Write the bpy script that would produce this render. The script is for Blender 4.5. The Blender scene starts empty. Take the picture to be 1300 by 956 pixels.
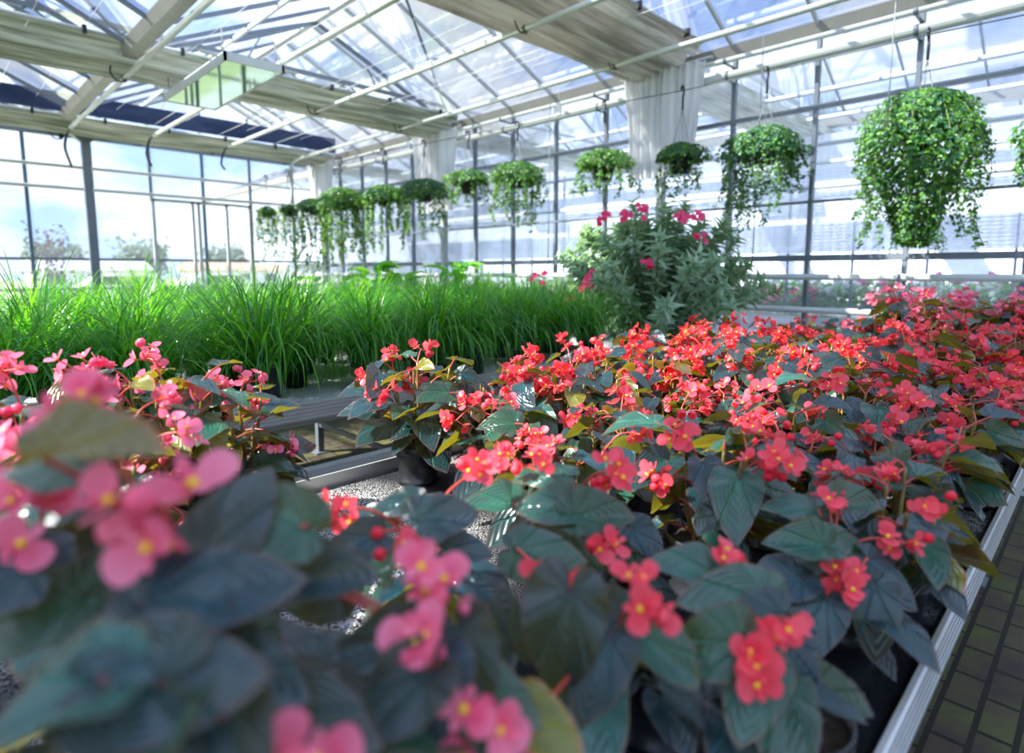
import bpy, math, random
import numpy as np
from mathutils import Vector

PI = math.pi
sc = bpy.context.scene
COL = sc.collection
rng = np.random.default_rng(7)
random.seed(7)
CAM = np.array((0.0, 0.0, 1.47))
F_PX, W_PX, H_PX = 760.0, 1300, 956
YAW, PITCH = math.radians(44.8), math.atan(88/760.0)

# ------------------------------------------------------------------ mesh builder
class MB:
    def __init__(s):
        s.V=[]; s.F=[]; s.M=[]; s.UV=[]; s.S=[]; s.n=0
    def add(s, v, f, mat=0, uv=None, smooth=True):
        v=np.asarray(v,float).reshape(-1,3)
        if uv is None: uv=np.zeros((len(v),2))
        s.V.append(v); s.UV.append(np.asarray(uv,float))
        if isinstance(f, np.ndarray): f=f.tolist()
        n=s.n
        for q in f:
            s.F.append([i+n for i in q]); s.M.append(mat); s.S.append(smooth)
        s.n+=len(v)
        return s
    def many(s, T, R, O, mat=0, smooth=True):
        """T=(verts,faces,uvs) repeated with matrices R (N,3,3) and offsets O (N,3)"""
        tv,tf,tu=T; N=len(O)
        if N==0: return s
        v=np.einsum('nij,kj->nki',R,tv)+O[:,None,:]
        k=len(tv)
        s.V.append(v.reshape(-1,3)); s.UV.append(np.tile(tu,(N,1)))
        for i in range(N):
            b=s.n+i*k
            for q in tf:
                s.F.append([j+b for j in q]); s.M.append(mat); s.S.append(smooth)
        s.n+=N*k
        return s
    def box(s, lo, hi, mat=0):
        x0,y0,z0=lo; x1,y1,z1=hi
        v=[(x0,y0,z0),(x1,y0,z0),(x1,y1,z0),(x0,y1,z0),(x0,y0,z1),(x1,y0,z1),(x1,y1,z1),(x0,y1,z1)]
        f=[(0,3,2,1),(4,5,6,7),(0,1,5,4),(1,2,6,5),(2,3,7,6),(3,0,4,7)]
        return s.add(v,f,mat,smooth=False)
    def beam(s, a, b, w, h, mat=0, up=(0,0,1)):
        """rectangular bar from a to b, w wide (side), h high (up)"""
        a=np.array(a,float); b=np.array(b,float); d=b-a; d/=np.linalg.norm(d)
        u=np.array(up,float); sd=np.cross(d,u)
        if np.linalg.norm(sd)<1e-3: sd=np.cross(d,(1,0,0))
        sd/=np.linalg.norm(sd); u=np.cross(sd,d)
        v=[]
        for p in (a,b):
            for i,j in ((-1,-1),(1,-1),(1,1),(-1,1)): v.append(p+sd*i*w/2+u*j*h/2)
        f=[(3,2,1,0),(4,5,6,7),(0,1,5,4),(1,2,6,5),(2,3,7,6),(3,0,4,7)]
        return s.add(v,f,mat,smooth=False)
    def tube(s, pts, r, n=8, mat=0, cap=True):
        P=np.array(pts,float); k=len(P)
        r=np.full(k,r) if np.isscalar(r) else np.array(r,float)
        T=np.gradient(P,axis=0); T/=np.linalg.norm(T,axis=1)[:,None]+1e-12
        u=np.cross(T[0],(0,0,1.0))
        if np.linalg.norm(u)<.05: u=np.cross(T[0],(1.0,0,0))
        u/=np.linalg.norm(u); v=[]
        a=np.arange(n)*2*PI/n
        for i in range(k):
            u=u-T[i]*np.dot(u,T[i]); u/=np.linalg.norm(u); w=np.cross(T[i],u)
            v.append(P[i]+r[i]*(np.cos(a)[:,None]*u+np.sin(a)[:,None]*w))
        v=np.concatenate(v); f=[]
        for i in range(k-1):
            for j in range(n):
                f.append((i*n+j,i*n+(j+1)%n,(i+1)*n+(j+1)%n,(i+1)*n+j))
        if cap: f.append(tuple(range(n))[::-1]); f.append(tuple((k-1)*n+j for j in range(n)))
        return s.add(v,f,mat)
    def lathe(s, prof, c=(0,0,0), n=20, mat=0):
        a=np.arange(n)*2*PI/n; v=[]
        for r,z in prof: v.append(np.stack([c[0]+r*np.cos(a),c[1]+r*np.sin(a),np.full(n,c[2]+z)],1))
        v=np.concatenate(v); f=[]
        for i in range(len(prof)-1):
            for j in range(n): f.append((i*n+j,i*n+(j+1)%n,(i+1)*n+(j+1)%n,(i+1)*n+j))
        return s.add(v,f,mat)
    def extrude(s, prof, a, b, axis, mat=0, closed=True):
        """profile of (p,q) extruded along axis 0 (p=y,q=z) or 1 (p=x,q=z)"""
        k=len(prof); v=[]
        for t in (a,b):
            for p,q in prof: v.append((t,p,q) if axis==0 else (p,t,q))
        f=[(i,(i+1)%k,(i+1)%k+k,i+k) for i in range(k if closed else k-1)]
        if closed: f+= [tuple(range(k))[::-1], tuple(range(k,2*k))]
        return s.add(v,f,mat,smooth=False)
    def mesh(s, name, mats):
        me=bpy.data.meshes.new(name)
        V=np.concatenate(s.V); UV=np.concatenate(s.UV)
        me.from_pydata(V.tolist(),[],s.F)
        for m in mats: me.materials.append(m)
        me.polygons.foreach_set('material_index',s.M)
        me.polygons.foreach_set('use_smooth',s.S)
        li=np.empty(len(me.loops),np.int32); me.loops.foreach_get('vertex_index',li)
        ul=me.uv_layers.new(name='UVMap'); ul.data.foreach_set('uv',UV[li].ravel())
        me.update(); return me
    def obj(s, name, mats, parent=None, loc=(0,0,0)):
        if not isinstance(mats,(list,tuple)): mats=[mats]
        o=bpy.data.objects.new(name,s.mesh(name,mats)); COL.objects.link(o)
        o.location=loc
        if parent: o.parent=parent
        return o

def tag(o,label=None,cat=None,group=None,kind=None):
    if label: o['label']=label
    if cat: o['category']=cat
    if group: o['group']=group
    if kind: o['kind']=kind
    return o
def empty(name,loc=(0,0,0),**k):
    o=bpy.data.objects.new(name,None); COL.objects.link(o); o.location=loc; o.empty_display_size=.1
    return tag(o,**k)
def child(name,me,parent,loc=(0,0,0),rz=0):
    o=bpy.data.objects.new(name,me); COL.objects.link(o); o.parent=parent; o.location=loc; o.rotation_euler.z=rz
    return o
def copy_tree(o,parent=None):
    c=o.copy(); COL.objects.link(c)
    if parent is not None: c.parent=parent
    for ch in o.children: copy_tree(ch,c)
    return c
ORD=['first','second','third','fourth','fifth','sixth','seventh','eighth','ninth','tenth','eleventh','twelfth','thirteenth','fourteenth','fifteenth','sixteenth','seventeenth','eighteenth','nineteenth','twentieth']

# ------------------------------------------------------------------ materials
class NT:
    def __init__(s,name):
        m=bpy.data.materials.new(name); m.use_nodes=True; s.m=m; s.t=m.node_tree
        s.t.nodes.clear(); s.out=s.n('ShaderNodeOutputMaterial')
    def n(s,ty,**k):
        nd=s.t.nodes.new(ty)
        for a,b in k.items():
            if a=='inp':
                for i,v in b.items():
                    if hasattr(v,'is_output') : s.t.links.new(v,nd.inputs[i])
                    else: nd.inputs[i].default_value=v
            else: setattr(nd,a,b)
        return nd
    def l(s,a,b): s.t.links.new(a,b)
    def mix(s,f,a,b,blend='MIX'):
        nd=s.n('ShaderNodeMix',data_type='RGBA',blend_type=blend)
        for i,v in ((0,f),(6,a),(7,b)):
            if hasattr(v,'is_output'): s.l(v,nd.inputs[i])
            elif i==0: nd.inputs[0].default_value=v
            else: nd.inputs[i].default_value=(*v[:3],1)
        return nd.outputs[2]
    def math(s,op,a,b=None,c=None,clamp=False):
        nd=s.n('ShaderNodeMath',operation=op,use_clamp=clamp)
        for i,v in enumerate((a,b,c)):
            if v is None: continue
            if hasattr(v,'is_output'): s.l(v,nd.inputs[i])
            else: nd.inputs[i].default_value=v
        return nd.outputs[0]
    def noise(s,scale,detail=3,vec=None,rough=.5):
        nd=s.n('ShaderNodeTexNoise'); nd.inputs['Scale'].default_value=scale; nd.inputs['Detail'].default_value=detail; nd.inputs['Roughness'].default_value=rough
        if vec is not None: s.l(vec,nd.inputs['Vector'])
        return nd.outputs[0]
    def ramp(s,f,*st):
        nd=s.n('ShaderNodeValToRGB'); s.l(f,nd.inputs[0]); cr=nd.color_ramp
        while len(cr.elements)<len(st): cr.elements.new(.5)
        for e,(p,c) in zip(cr.elements,st): e.position=p; e.color=(*c[:3],1) if hasattr(c,'__len__') else (c,c,c,1)
        return nd.outputs[0]
    def objco(s): return s.n('ShaderNodeTexCoord').outputs['Object']
    def pos(s): return s.n('ShaderNodeNewGeometry').outputs['Position']
    def done(s,sh): s.l(sh,s.out.inputs[0]); return s.m
    def bsdf(s,col,rough=.5,metal=0,spec=.5,bump=None,bstr=.3,bdist=.01,coat=0):
        b=s.n('ShaderNodeBsdfPrincipled')
        for i,v in (('Base Color',col),('Roughness',rough),('Metallic',metal),('Specular IOR Level',spec),('Coat Weight',coat)):
            if hasattr(v,'is_output'): s.l(v,b.inputs[i])
            else: b.inputs[i].default_value=(*v[:3],1) if i=='Base Color' else v
        if bump is not None:
            bn=s.n('ShaderNodeBump'); bn.inputs['Strength'].default_value=bstr; bn.inputs['Distance'].default_value=bdist
            s.l(bump,bn.inputs['Height']); s.l(bn.outputs[0],b.inputs['Normal'])
        return b.outputs[0]
    def msh(s,f,a,b):
        nd=s.n('ShaderNodeMixShader')
        if hasattr(f,'is_output'): s.l(f,nd.inputs[0])
        else: nd.inputs[0].default_value=f
        s.l(a,nd.inputs[1]); s.l(b,nd.inputs[2]); return nd.outputs[0]
    def transl(s,col):
        nd=s.n('ShaderNodeBsdfTranslucent')
        if hasattr(col,'is_output'): s.l(col,nd.inputs[0])
        else: nd.inputs[0].default_value=(*col[:3],1)
        return nd.outputs[0]
    def transp(s,col=(1,1,1)):
        nd=s.n('ShaderNodeBsdfTransparent'); nd.inputs[0].default_value=(*col,1); return nd.outputs[0]

def simple(name,c,rough=.5,metal=0,var=.15,scale=8,spec=.5):
    t=NT(name); nz=t.noise(scale,4,t.objco())
    col=t.mix(nz,[x*(1-var) for x in c],[min(1,x*(1+var)) for x in c])
    return t.done(t.bsdf(col,rough,metal,spec))

def mat_glass(name,haze=.14,tint=(.93,.97,1.0),hz=(.85,.9,1.0),streak=(1,1,1)):
    t=NT(name)
    vm=t.n('ShaderNodeVectorMath',operation='MULTIPLY'); t.l(t.pos(),vm.inputs[0]); vm.inputs[1].default_value=streak
    nz=t.ramp(t.noise(2.2,6,vm.outputs[0],.65),(.35,0),(.75,1))
    fr=t.n('ShaderNodeFresnel'); fr.inputs[0].default_value=1.45
    g=t.n('ShaderNodeBsdfGlossy'); g.inputs['Roughness'].default_value=.06
    base=t.msh(t.math('MULTIPLY_ADD',nz,haze,haze*.6),t.transp(tint),t.transl(hz))
    return t.done(t.msh(t.math('MULTIPLY',fr.outputs[0],.6),base,g.outputs[0]))

G_ROOF=mat_glass('roof_glass',.075)
G_WALL=mat_glass('wall_glass',.11,streak=(1,.35,3.5))
G_BACK=mat_glass('back_glass',.06)
WHITE_STEEL=simple('white_painted_steel',(.52,.55,.56),.35,0,.12,5)
PIPE=simple('white_pipe_paint',(.64,.67,.65),.2,0,.1,3)
ALU=simple('aluminium_profile',(.56,.555,.53),.34,.55,.12,14)
STEEL_BLUE=simple('blue_grey_steel',(.10,.16,.24),.4,.3,.2,5)
POST_GREY=simple('galvanised_grey',(.17,.20,.24),.4,.3,.2,6)
GUTTER=simple('gutter_metal',(.30,.29,.27),.45,.2,.15,5)
BLACK=simple('black_plastic',(.012,.013,.016),.32,0,.2,20)
HOSE=simple('dark_rubber_hose',(.015,.03,.035),.4)
WIRE=simple('white_wire',(.8,.82,.85),.4)
CABLE=simple('grey_cable',(.18,.2,.22),.5)
BRONZE=simple('weathered_clip',(.16,.13,.09),.5)

def mat_fabric(name,c0,c1,tr=.35,freq=26,axis=1,translu=(.9,.88,.82)):
    t=NT(name); x=t.n('ShaderNodeSeparateXYZ'); p=t.pos(); t.l(p,x.inputs[0])
    vm=t.n('ShaderNodeVectorMath',operation='MULTIPLY'); t.l(p,vm.inputs[0]); vm.inputs[1].default_value=(.8,freq,3) if axis==1 else (freq,freq,.4)
    nz=t.noise(1.0,4,vm.outputs[0],.6)
    col=t.mix(t.ramp(nz,(.40,0),(.60,1)),c0,c1)
    b=t.bsdf(col,.7,0,.2)
    return t.done(t.msh(tr,b,t.transl(translu)))
FAB=mat_fabric('shade_screen_fabric',(.24,.20,.15),(.78,.75,.70),.25)  # beige stripes, contrast raised to paint light and dark along the folds
FABG=mat_fabric('shade_screen_fabric_pale',(.20,.25,.15),(.80,.83,.74),.2)  # dark stripes tinted green to paint the light cast up by plants
FABB=mat_fabric('blue_screen_fabric',(.03,.045,.10),(.07,.09,.17),.05,translu=(.1,.14,.3))
CURT=mat_fabric('curtain_fabric',(.72,.72,.71),(.95,.95,.96),.4,7,0,(.95,.95,.97))
SHEER=None
def mat_sheer():
    t=NT('woven_screen'); x=t.n('ShaderNodeSeparateXYZ'); t.l(t.pos(),x.inputs[0])
    a=t.math('SINE',t.math('MULTIPLY',x.outputs[2],130.)); b=t.math('SINE',t.math('MULTIPLY',x.outputs[1],55.))
    f=t.math('MULTIPLY_ADD',a,.12,t.math('MULTIPLY_ADD',b,.06,.72))
    d=t.n('ShaderNodeBsdfDiffuse'); d.inputs[0].default_value=(.85,.88,.95,1)
    return t.done(t.msh(f,t.transp((.95,.97,1)),t.msh(.6,d.outputs[0],t.transl((.9,.93,1)))))
SHEER=mat_sheer()

# begonia leaf : uv = (angle, radius)
def mat_begonia_leaf(name,dark,mid,rim,under,tr):
    t=NT(name); uv=t.n('ShaderNodeUVMap').outputs[0]; x=t.n('ShaderNodeSeparateXYZ'); t.l(uv,x.inputs[0])
    th,r=x.outputs[0],x.outputs[1]
    geo=t.n('ShaderNodeNewGeometry'); rnd=geo.outputs['Random Per Island']
    # palmate veins: narrow lines at regular angles
    v=t.math('ABSOLUTE',t.math('SINE',t.math('MULTIPLY',th,PI*9)))
    vein=t.math('SUBTRACT',1,t.math('MULTIPLY',v,t.math('MULTIPLY_ADD',r,4.5,1.6)),clamp=True)
    # finer side veins
    s2=t.math('ABSOLUTE',t.math('SINE',t.math('MULTIPLY_ADD',r,22.,t.math('MULTIPLY',t.math('ABSOLUTE',t.math('SUBTRACT',th,.5)),40.))))
    nz=t.noise(35,3,t.objco())
    c=t.mix(t.ramp(r,(.0,1),(.6,0)),dark,mid)
    c=t.mix(t.math('MULTIPLY',nz,.5),c,[k*1.6 for k in mid])
    c=t.mix(t.math('MULTIPLY',vein,.75),c,[k*2.6+.004 for k in mid])
    c=t.mix(t.ramp(r,(.9,0),(1,1)),c,rim)
    hs=t.n('ShaderNodeHueSaturation'); t.l(c,hs.inputs['Color'])
    t.l(t.math('MULTIPLY_ADD',rnd,.07,.465),hs.inputs['Hue']); t.l(t.math('MULTIPLY_ADD',rnd,1.1,.6),hs.inputs['Value'])
    cu=t.mix(vein,under,[k*1.6 for k in under])
    col=t.mix(geo.outputs['Backfacing'],hs.outputs[0],cu)
    h=t.math('ADD',t.math('MULTIPLY',vein,-.8),t.math('MULTIPLY',s2,.22))
    b=t.bsdf(col,.20,0,.6,h,.9,.005,coat=.12)
    return t.done(t.msh(.14,b,t.transl(tr)))
LEAF=mat_begonia_leaf('begonia_leaf_bronze',(.003,.013,.019),(.008,.045,.048),(.05,.03,.03),(.10,.04,.015),(.55,.50,.03))
LEAF2=mat_begonia_leaf('begonia_leaf_green',(.007,.034,.028),(.018,.095,.052),(.08,.05,.035),(.15,.10,.02),(.65,.55,.03))
LEAF3=mat_begonia_leaf('begonia_leaf_orange',(.06,.06,.008),(.16,.15,.012),(.30,.10,.02),(.17,.16,.012),(.85,.60,.02))
def mat_petal(name,c,c2,tr):
    t=NT(name); geo=t.n('ShaderNodeNewGeometry'); uv=t.n('ShaderNodeUVMap').outputs[0]; x=t.n('ShaderNodeSeparateXYZ'); t.l(uv,x.inputs[0])
    col=t.mix(geo.outputs['Random Per Island'],c,c2)
    col=t.mix(t.ramp(x.outputs[1],(0,.0),(1,.55)),col,[min(1,k*1.15+.02) for k in c2])
    b=t.bsdf(col,.42,0,.35,t.noise(90,2,t.objco()),.2,.002)
    return t.done(t.msh(.38,b,t.transl(tr)))
CORAL=mat_petal('coral_red_petal',(.92,.025,.06),(1,.11,.15),(1,.13,.14))
SCARLET=mat_petal('scarlet_petal',(.88,.012,.03),(.97,.05,.07),(1,.07,.07))
PINK=mat_petal('pink_petal',(.90,.05,.15),(1,.27,.38),(1,.2,.34))
YELLOW=simple('yellow_stamens',(.95,.52,.02),.5,0,.2,200)
def mat_plain_leaf(name,c0,c1,tr,rough=.35,mixf=.35,spec=.5):
    t=NT(name); geo=t.n('ShaderNodeNewGeometry')
    col=t.mix(geo.outputs['Random Per Island'],c0,c1)
    return t.done(t.msh(mixf,t.bsdf(col,rough,0,spec),t.transl(tr)))
STEM=simple('begonia_stem',(.20,.15,.035),.4,0,.4,25)
PED=simple('red_flower_stalk',(.50,.06,.04),.4,0,.25,30)
IVY=mat_plain_leaf('ivy_leaf',(.02,.10,.015),(.12,.30,.04),(.35,.62,.04),.38,.32)
IVYD=mat_plain_leaf('ivy_leaf_dark',(.010,.055,.03),(.04,.15,.06),(.12,.40,.10),.38,.25)
VSTEM=simple('vine_stem',(.13,.17,.05),.5)
GRASS=mat_plain_leaf('grass_blade',(.015,.11,.008),(.11,.34,.02),(.30,.78,.03),.28,.38)
GRASSD=mat_plain_leaf('grass_blade_dark',(.008,.07,.01),(.03,.20,.02),(.10,.48,.03),.34,.34)
CANNA=mat_plain_leaf('broad_leaf',(.04,.22,.03),(.10,.36,.05),(.35,.85,.05),.3,.4)
OLE=mat_plain_leaf('oleander_leaf',(.13,.25,.13),(.36,.48,.32),(.45,.70,.28),.3,.28)
OLEP=mat_petal('magenta_petal',(.78,.02,.14),(.92,.10,.26),(1,.15,.3))
WOOD=simple('woody_stem',(.16,.12,.07),.7)
TREEL=mat_plain_leaf('outdoor_foliage',(.13,.20,.20),(.22,.30,.28),(.2,.3,.1),.6,.2)  # distance haze is painted into the blue-grey leaf colour
TREEG=mat_plain_leaf('young_tree_leaf',(.10,.25,.06),(.2,.4,.1),(.4,.7,.1),.5,.3)
TREEP=mat_plain_leaf('plum_foliage',(.05,.05,.08),(.12,.11,.15),(.15,.10,.15),.6,.2)

def mat_soil():
    t=NT('potting_soil'); nz=t.noise(70,5,t.objco(),.7)
    c=t.ramp(nz,(.35,(.012,.009,.007)),(.62,(.05,.035,.022)),(.72,(.35,.3,.25)))
    return t.done(t.bsdf(c,.9,0,.2,nz,.8,.01))
SOIL=mat_soil()
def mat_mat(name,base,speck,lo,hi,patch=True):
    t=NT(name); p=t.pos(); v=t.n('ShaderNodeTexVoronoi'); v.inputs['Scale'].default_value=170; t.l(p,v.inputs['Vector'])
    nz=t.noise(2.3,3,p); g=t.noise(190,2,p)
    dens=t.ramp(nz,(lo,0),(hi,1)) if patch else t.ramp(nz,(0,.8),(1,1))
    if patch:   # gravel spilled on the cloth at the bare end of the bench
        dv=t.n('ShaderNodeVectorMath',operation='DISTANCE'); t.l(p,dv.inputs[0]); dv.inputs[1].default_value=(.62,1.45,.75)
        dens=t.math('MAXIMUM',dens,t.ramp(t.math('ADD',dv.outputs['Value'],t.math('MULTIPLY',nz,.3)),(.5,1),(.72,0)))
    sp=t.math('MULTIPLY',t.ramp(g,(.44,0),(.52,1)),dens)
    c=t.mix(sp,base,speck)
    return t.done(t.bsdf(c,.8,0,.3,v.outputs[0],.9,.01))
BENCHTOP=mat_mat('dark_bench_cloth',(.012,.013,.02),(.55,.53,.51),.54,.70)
GRASSMAT=mat_mat('pale_gravel_mat',(.42,.44,.47),(.92,.94,.97),.3,.5,False)
def mat_pavers():
    t=NT('mossy_pavers'); p=t.pos(); b=t.n('ShaderNodeTexBrick'); t.l(p,b.inputs['Vector'])
    b.inputs['Scale'].default_value=1; b.inputs['Brick Width'].default_value=.21; b.inputs['Row Height'].default_value=.105; b.inputs['Mortar Size'].default_value=.009
    b.inputs['Color1'].default_value=(.085,.06,.045,1); b.inputs['Color2'].default_value=(.055,.038,.03,1); b.inputs['Mortar'].default_value=(.02,.018,.012,1)
    nz=t.noise(3.5,5,p,.6); c=t.mix(t.ramp(nz,(.4,0),(.65,1)),b.outputs[0],(.10,.105,.03),'MIX')
    c=t.mix(b.outputs[1],c,(.02,.018,.012))
    return t.done(t.bsdf(c,.75,0,.3,b.outputs[1],-.6,.01))
PAVER=mat_pavers()
OUTG=simple('outside_ground',(.30,.33,.20),.9,0,.4,.3)
PANEL_GREEN=simple('green_reflective_panel',(.20,.36,.20),.05,.9,.45,2.5)

# ------------------------------------------------------------------ camera / world / sun
cd=bpy.data.cameras.new('camera'); cam=bpy.data.objects.new('camera',cd); COL.objects.link(cam); sc.camera=cam
cam.location=CAM; cam.rotation_euler=(PI/2-PITCH,0,-YAW)
cd.sensor_width=36; cd.sensor_fit='HORIZONTAL'; cd.lens=36*F_PX/W_PX; cd.shift_y=-(478-433)/W_PX
cd.clip_start=.02; cd.clip_end=500
cd.dof.use_dof=True; cd.dof.focus_distance=2.1; cd.dof.aperture_fstop=1.9

w=bpy.data.worlds.new('sky'); sc.world=w; w.use_nodes=True; nt=w.node_tree; nt.nodes.clear()
def wn(ty,**k):
    nd=nt.nodes.new(ty)
    for a,b in k.items(): setattr(nd,a,b)
    return nd
tc=wn('ShaderNodeTexCoord'); sx=wn('ShaderNodeSeparateXYZ'); nt.links.new(tc.outputs['Generated'],sx.inputs[0])
gr=wn('ShaderNodeValToRGB'); nt.links.new(sx.outputs[2],gr.inputs[0])
cr=gr.color_ramp; cr.elements[0].position=.0; cr.elements[0].color=(.36,.53,.86,1); cr.elements[1].position=.6; cr.elements[1].color=(.28,.52,1.25,1)
mp=wn('ShaderNodeMapping'); mp.inputs['Scale'].default_value=(1,1,2.4); nt.links.new(tc.outputs['Generated'],mp.inputs[0])
nz=wn('ShaderNodeTexNoise'); nz.inputs['Scale'].default_value=3.3; nz.inputs['Detail'].default_value=7; nz.inputs['Roughness'].default_value=.55; nt.links.new(mp.outputs[0],nz.inputs['Vector'])
cl=wn('ShaderNodeValToRGB'); nt.links.new(nz.outputs[0],cl.inputs[0]); cl.color_ramp.elements[0].position=.43; cl.color_ramp.elements[1].position=.56
mx=wn('ShaderNodeMix',data_type='RGBA'); nt.links.new(cl.outputs[0],mx.inputs[0]); nt.links.new(gr.outputs[0],mx.inputs[6]); cg=wn('ShaderNodeValToRGB'); nt.links.new(sx.outputs[2],cg.inputs[0]); cg.color_ramp.elements[0].position=.02; cg.color_ramp.elements[0].color=(.72,.76,.84,1); cg.color_ramp.elements[1].position=.5; cg.color_ramp.elements[1].color=(1.02,1.08,1.2,1); nt.links.new(cg.outputs[0],mx.inputs[7])
bg=wn('ShaderNodeBackground'); nt.links.new(mx.outputs[2],bg.inputs[0]); bg.inputs[1].default_value=1.35
wo=wn('ShaderNodeOutputWorld'); nt.links.new(bg.outputs[0],wo.inputs[0])

sd=bpy.data.lights.new('sun','SUN'); sun=bpy.data.objects.new('sun',sd); COL.objects.link(sun)
SUND=Vector((.62,-.38,-.68)).normalized()
sun.rotation_euler=SUND.to_track_quat('-Z','Y').to_euler(); sd.energy=15; sd.angle=math.radians(.8); sd.color=(1,.95,.86)
sun.location=(-6,7,9)

# ------------------------------------------------------------------ building shell
XW, YB = 7.5, 14.7       # side wall plane, end wall plane
XL, YF = -6.0, -5.0
PITCH_Y=.985; Y0W=1.615
EAVE=4.17; VX=2.14; RX=4.82; RZ=5.47
S=dict(kind='structure')
floor=MB(); floor.box((XL-.2,YF-.2,-.1),(XW+.15,YB+.15,0)); floor=tag(floor.obj('floor',PAVER),**S)
g=MB(); g.box((-80,-60,-.3),(120,140,-.11)); tag(g.obj('ground',OUTG),**S)

# right hand glazed wall
wall=empty('wall_right',(XW,0,0),**S)
ys=[Y0W+PITCH_Y*k for k in range(-6,14)]
for i,y in enumerate(ys):
    b=MB(); thick=.05
    b.box((-.035,y-.022,0),(.035,y+.022,EAVE+.02)); b.obj('post',POST_GREY,wall)
for i in range(len(ys)-1):
    b=MB(); b.box((.0,ys[i]+.022,.45),(.006,ys[i+1]-.022,EAVE)); b.obj('glass_pane',G_WALL,wall)
b=MB(); b.box((-.02,YF,0),(.02,YB,.45)); b.obj('kerb_panel',simple('pale_base_panel',(.55,.57,.62),.6),wall)
for z,h in ((3.34,.05),(1.63,.07),(2.28,.025)):
    b=MB(); b.box((-.045,YF,z-h/2),(.03,YB,z+h/2)); b.obj('transom',POST_GREY,wall)
for y in (4.5,9.25,13.95):   # main columns beneath the roof girders
    b=MB(); b.box((-.22,y-.04,0),(-.10,y+.04,EAVE)); b.box((-.26,y-.08,0),(-.06,y+.08,.02)); b.obj('column',WHITE_STEEL,wall)
# end wall
wb=empty('wall_back',(0,YB,0),**S)
xs=[1.64-1.045*6+1.045*k for k in range(13)]
xs=[x for x in xs if x<XW]+[XW]
for i,x in enumerate(xs[:-1]):
    zt=EAVE+.05
    # gable height at x
    def roofz(x):
        u=(x-VX)%(2*(RX-VX)); u=min(u,2*(RX-VX)-u); return EAVE+.05+(RZ-EAVE-.05)*u/(RX-VX)
    b=MB(); b.box((x-.03,-.03,0),(x+.03,.03,roofz(x))); b.obj('post',STEEL_BLUE if i in(6,7,9) else POST_GREY,wb)
for i in range(len(xs)-1):
    b=MB(); x0,x1=xs[i],xs[i+1]
    xm=[x for x in (RX,VX,RX-2*(RX-VX),VX-2*(RX-VX)) if x0<x<x1]
    tops=[x0]+xm+[x1]
    pts=[(x0,0,.4),(x1,0,.4)]+[(x,0,roofz(x)-.02) for x in tops[::-1]]
    b.add(pts,[tuple(range(len(pts)))],smooth=False); b.obj('glass_pane',G_BACK,wb)
for z,h in ((4.12,.09),(1.72,.05),(.42,.1)):
    b=MB(); b.box((XL,-.05,z-h/2),(XW,.02,z+h/2)); b.obj('transom',POST_GREY,wb)
b=MB(); b.beam((VX+.42,-.35,0),(VX+.42,-.35,4.05),.13,.13)
b.add([(VX+.42-.5,-.35-.25,4.3),(VX+.42+.5,-.35-.25,4.3),(VX+.42+.5,-.1,4.3),(VX+.42-.5,-.1,4.3),(VX+.36,-.4,3.95),(VX+.48,-.4,3.95),(VX+.48,-.3,3.95),(VX+.36,-.3,3.95)],
      [(0,1,2,3),(7,6,5,4),(0,4,5,1),(1,5,6,2),(2,6,7,3),(3,7,4,0)],smooth=False)
b.obj('column',POST_GREY,wb)
dr=empty('door_1',(0,YB-.12,0),**S)
for x in (3.72,4.50,4.62,5.22,5.74):
    b=MB(); b.box((x-.03,-.03,0),(x+.03,.03,3.0)); b.obj('door_frame',WHITE_STEEL,dr)
b=MB(); b.box((3.69,-.03,2.96),(5.77,.03,3.02)); b.box((3.69,-.03,1.0),(5.77,.03,1.04)); b.obj('door_rail',WHITE_STEEL,dr)
# left and front walls (behind and beside the camera)
wl=empty('wall_left',(XL,0,0),**S)
b=MB(); b.box((-.003,YF,.45),(.003,YB,EAVE)); b.obj('glass_pane',G_BACK,wl)
for k in range(20):
    b=MB(); y=YF+k*1.03; b.box((-.03,y-.02,0),(.03,y+.02,EAVE)); b.obj('post',POST_GREY,wl)
b=MB(); b.box((-.02,YF,0),(.02,YB,.45)); b.obj('kerb_panel',simple('pale_base_panel_left',(.55,.57,.62),.6),wl)
wf=empty('wall_front',(0,YF,0),**S)
b=MB(); b.box((XL,-.003,.45),(XW,.003,EAVE)); b.obj('glass_pane',G_BACK,wf)
for k in range(14):
    b=MB(); x=XL+k*1.04; b.box((x-.02,-.03,0),(x+.02,.03,EAVE)); b.obj('post',POST_GREY,wf)
b=MB(); b.box((XL,-.02,0),(XW,.02,.45)); b.obj('kerb_panel',simple('pale_base_panel_front',(.55,.57,.62),.6),wf)

# roof: glazed gables running along Y
ceil=empty('ceiling',(0,0,0),**S)
span=RX-VX
slopes=[(XW,EAVE+.05,RX,RZ),(VX,EAVE+.05,RX,RZ),(VX,EAVE+.05,VX-span,RZ),(VX-2*span,EAVE+.05,VX-span,RZ),(VX-2*span,EAVE+.05,VX-3*span,RZ)]
for (xa,za,xb,zb) in slopes:
    b=MB(); b.add([(xa,YF,za),(xa,YB,za),(xb,YB,zb),(xb,YF,zb)],[(0,1,2,3)],smooth=False); b.obj('roof_glass',G_ROOF,ceil)
bars=[]
for si,(xa,za,xb,zb) in enumerate(slopes[:3]):
    for k in range(20):
        y=ys[0]+k*PITCH_Y if si==0 else ys[0]+.2+k*PITCH_Y
        if si and k<2: continue
        b=MB(); b.beam((xa,y,za-.03),(xb,y,zb-.03),.035,.05); b.obj('glazing_bar',POST_GREY if si!=0 else WHITE_STEEL,ceil)
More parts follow.
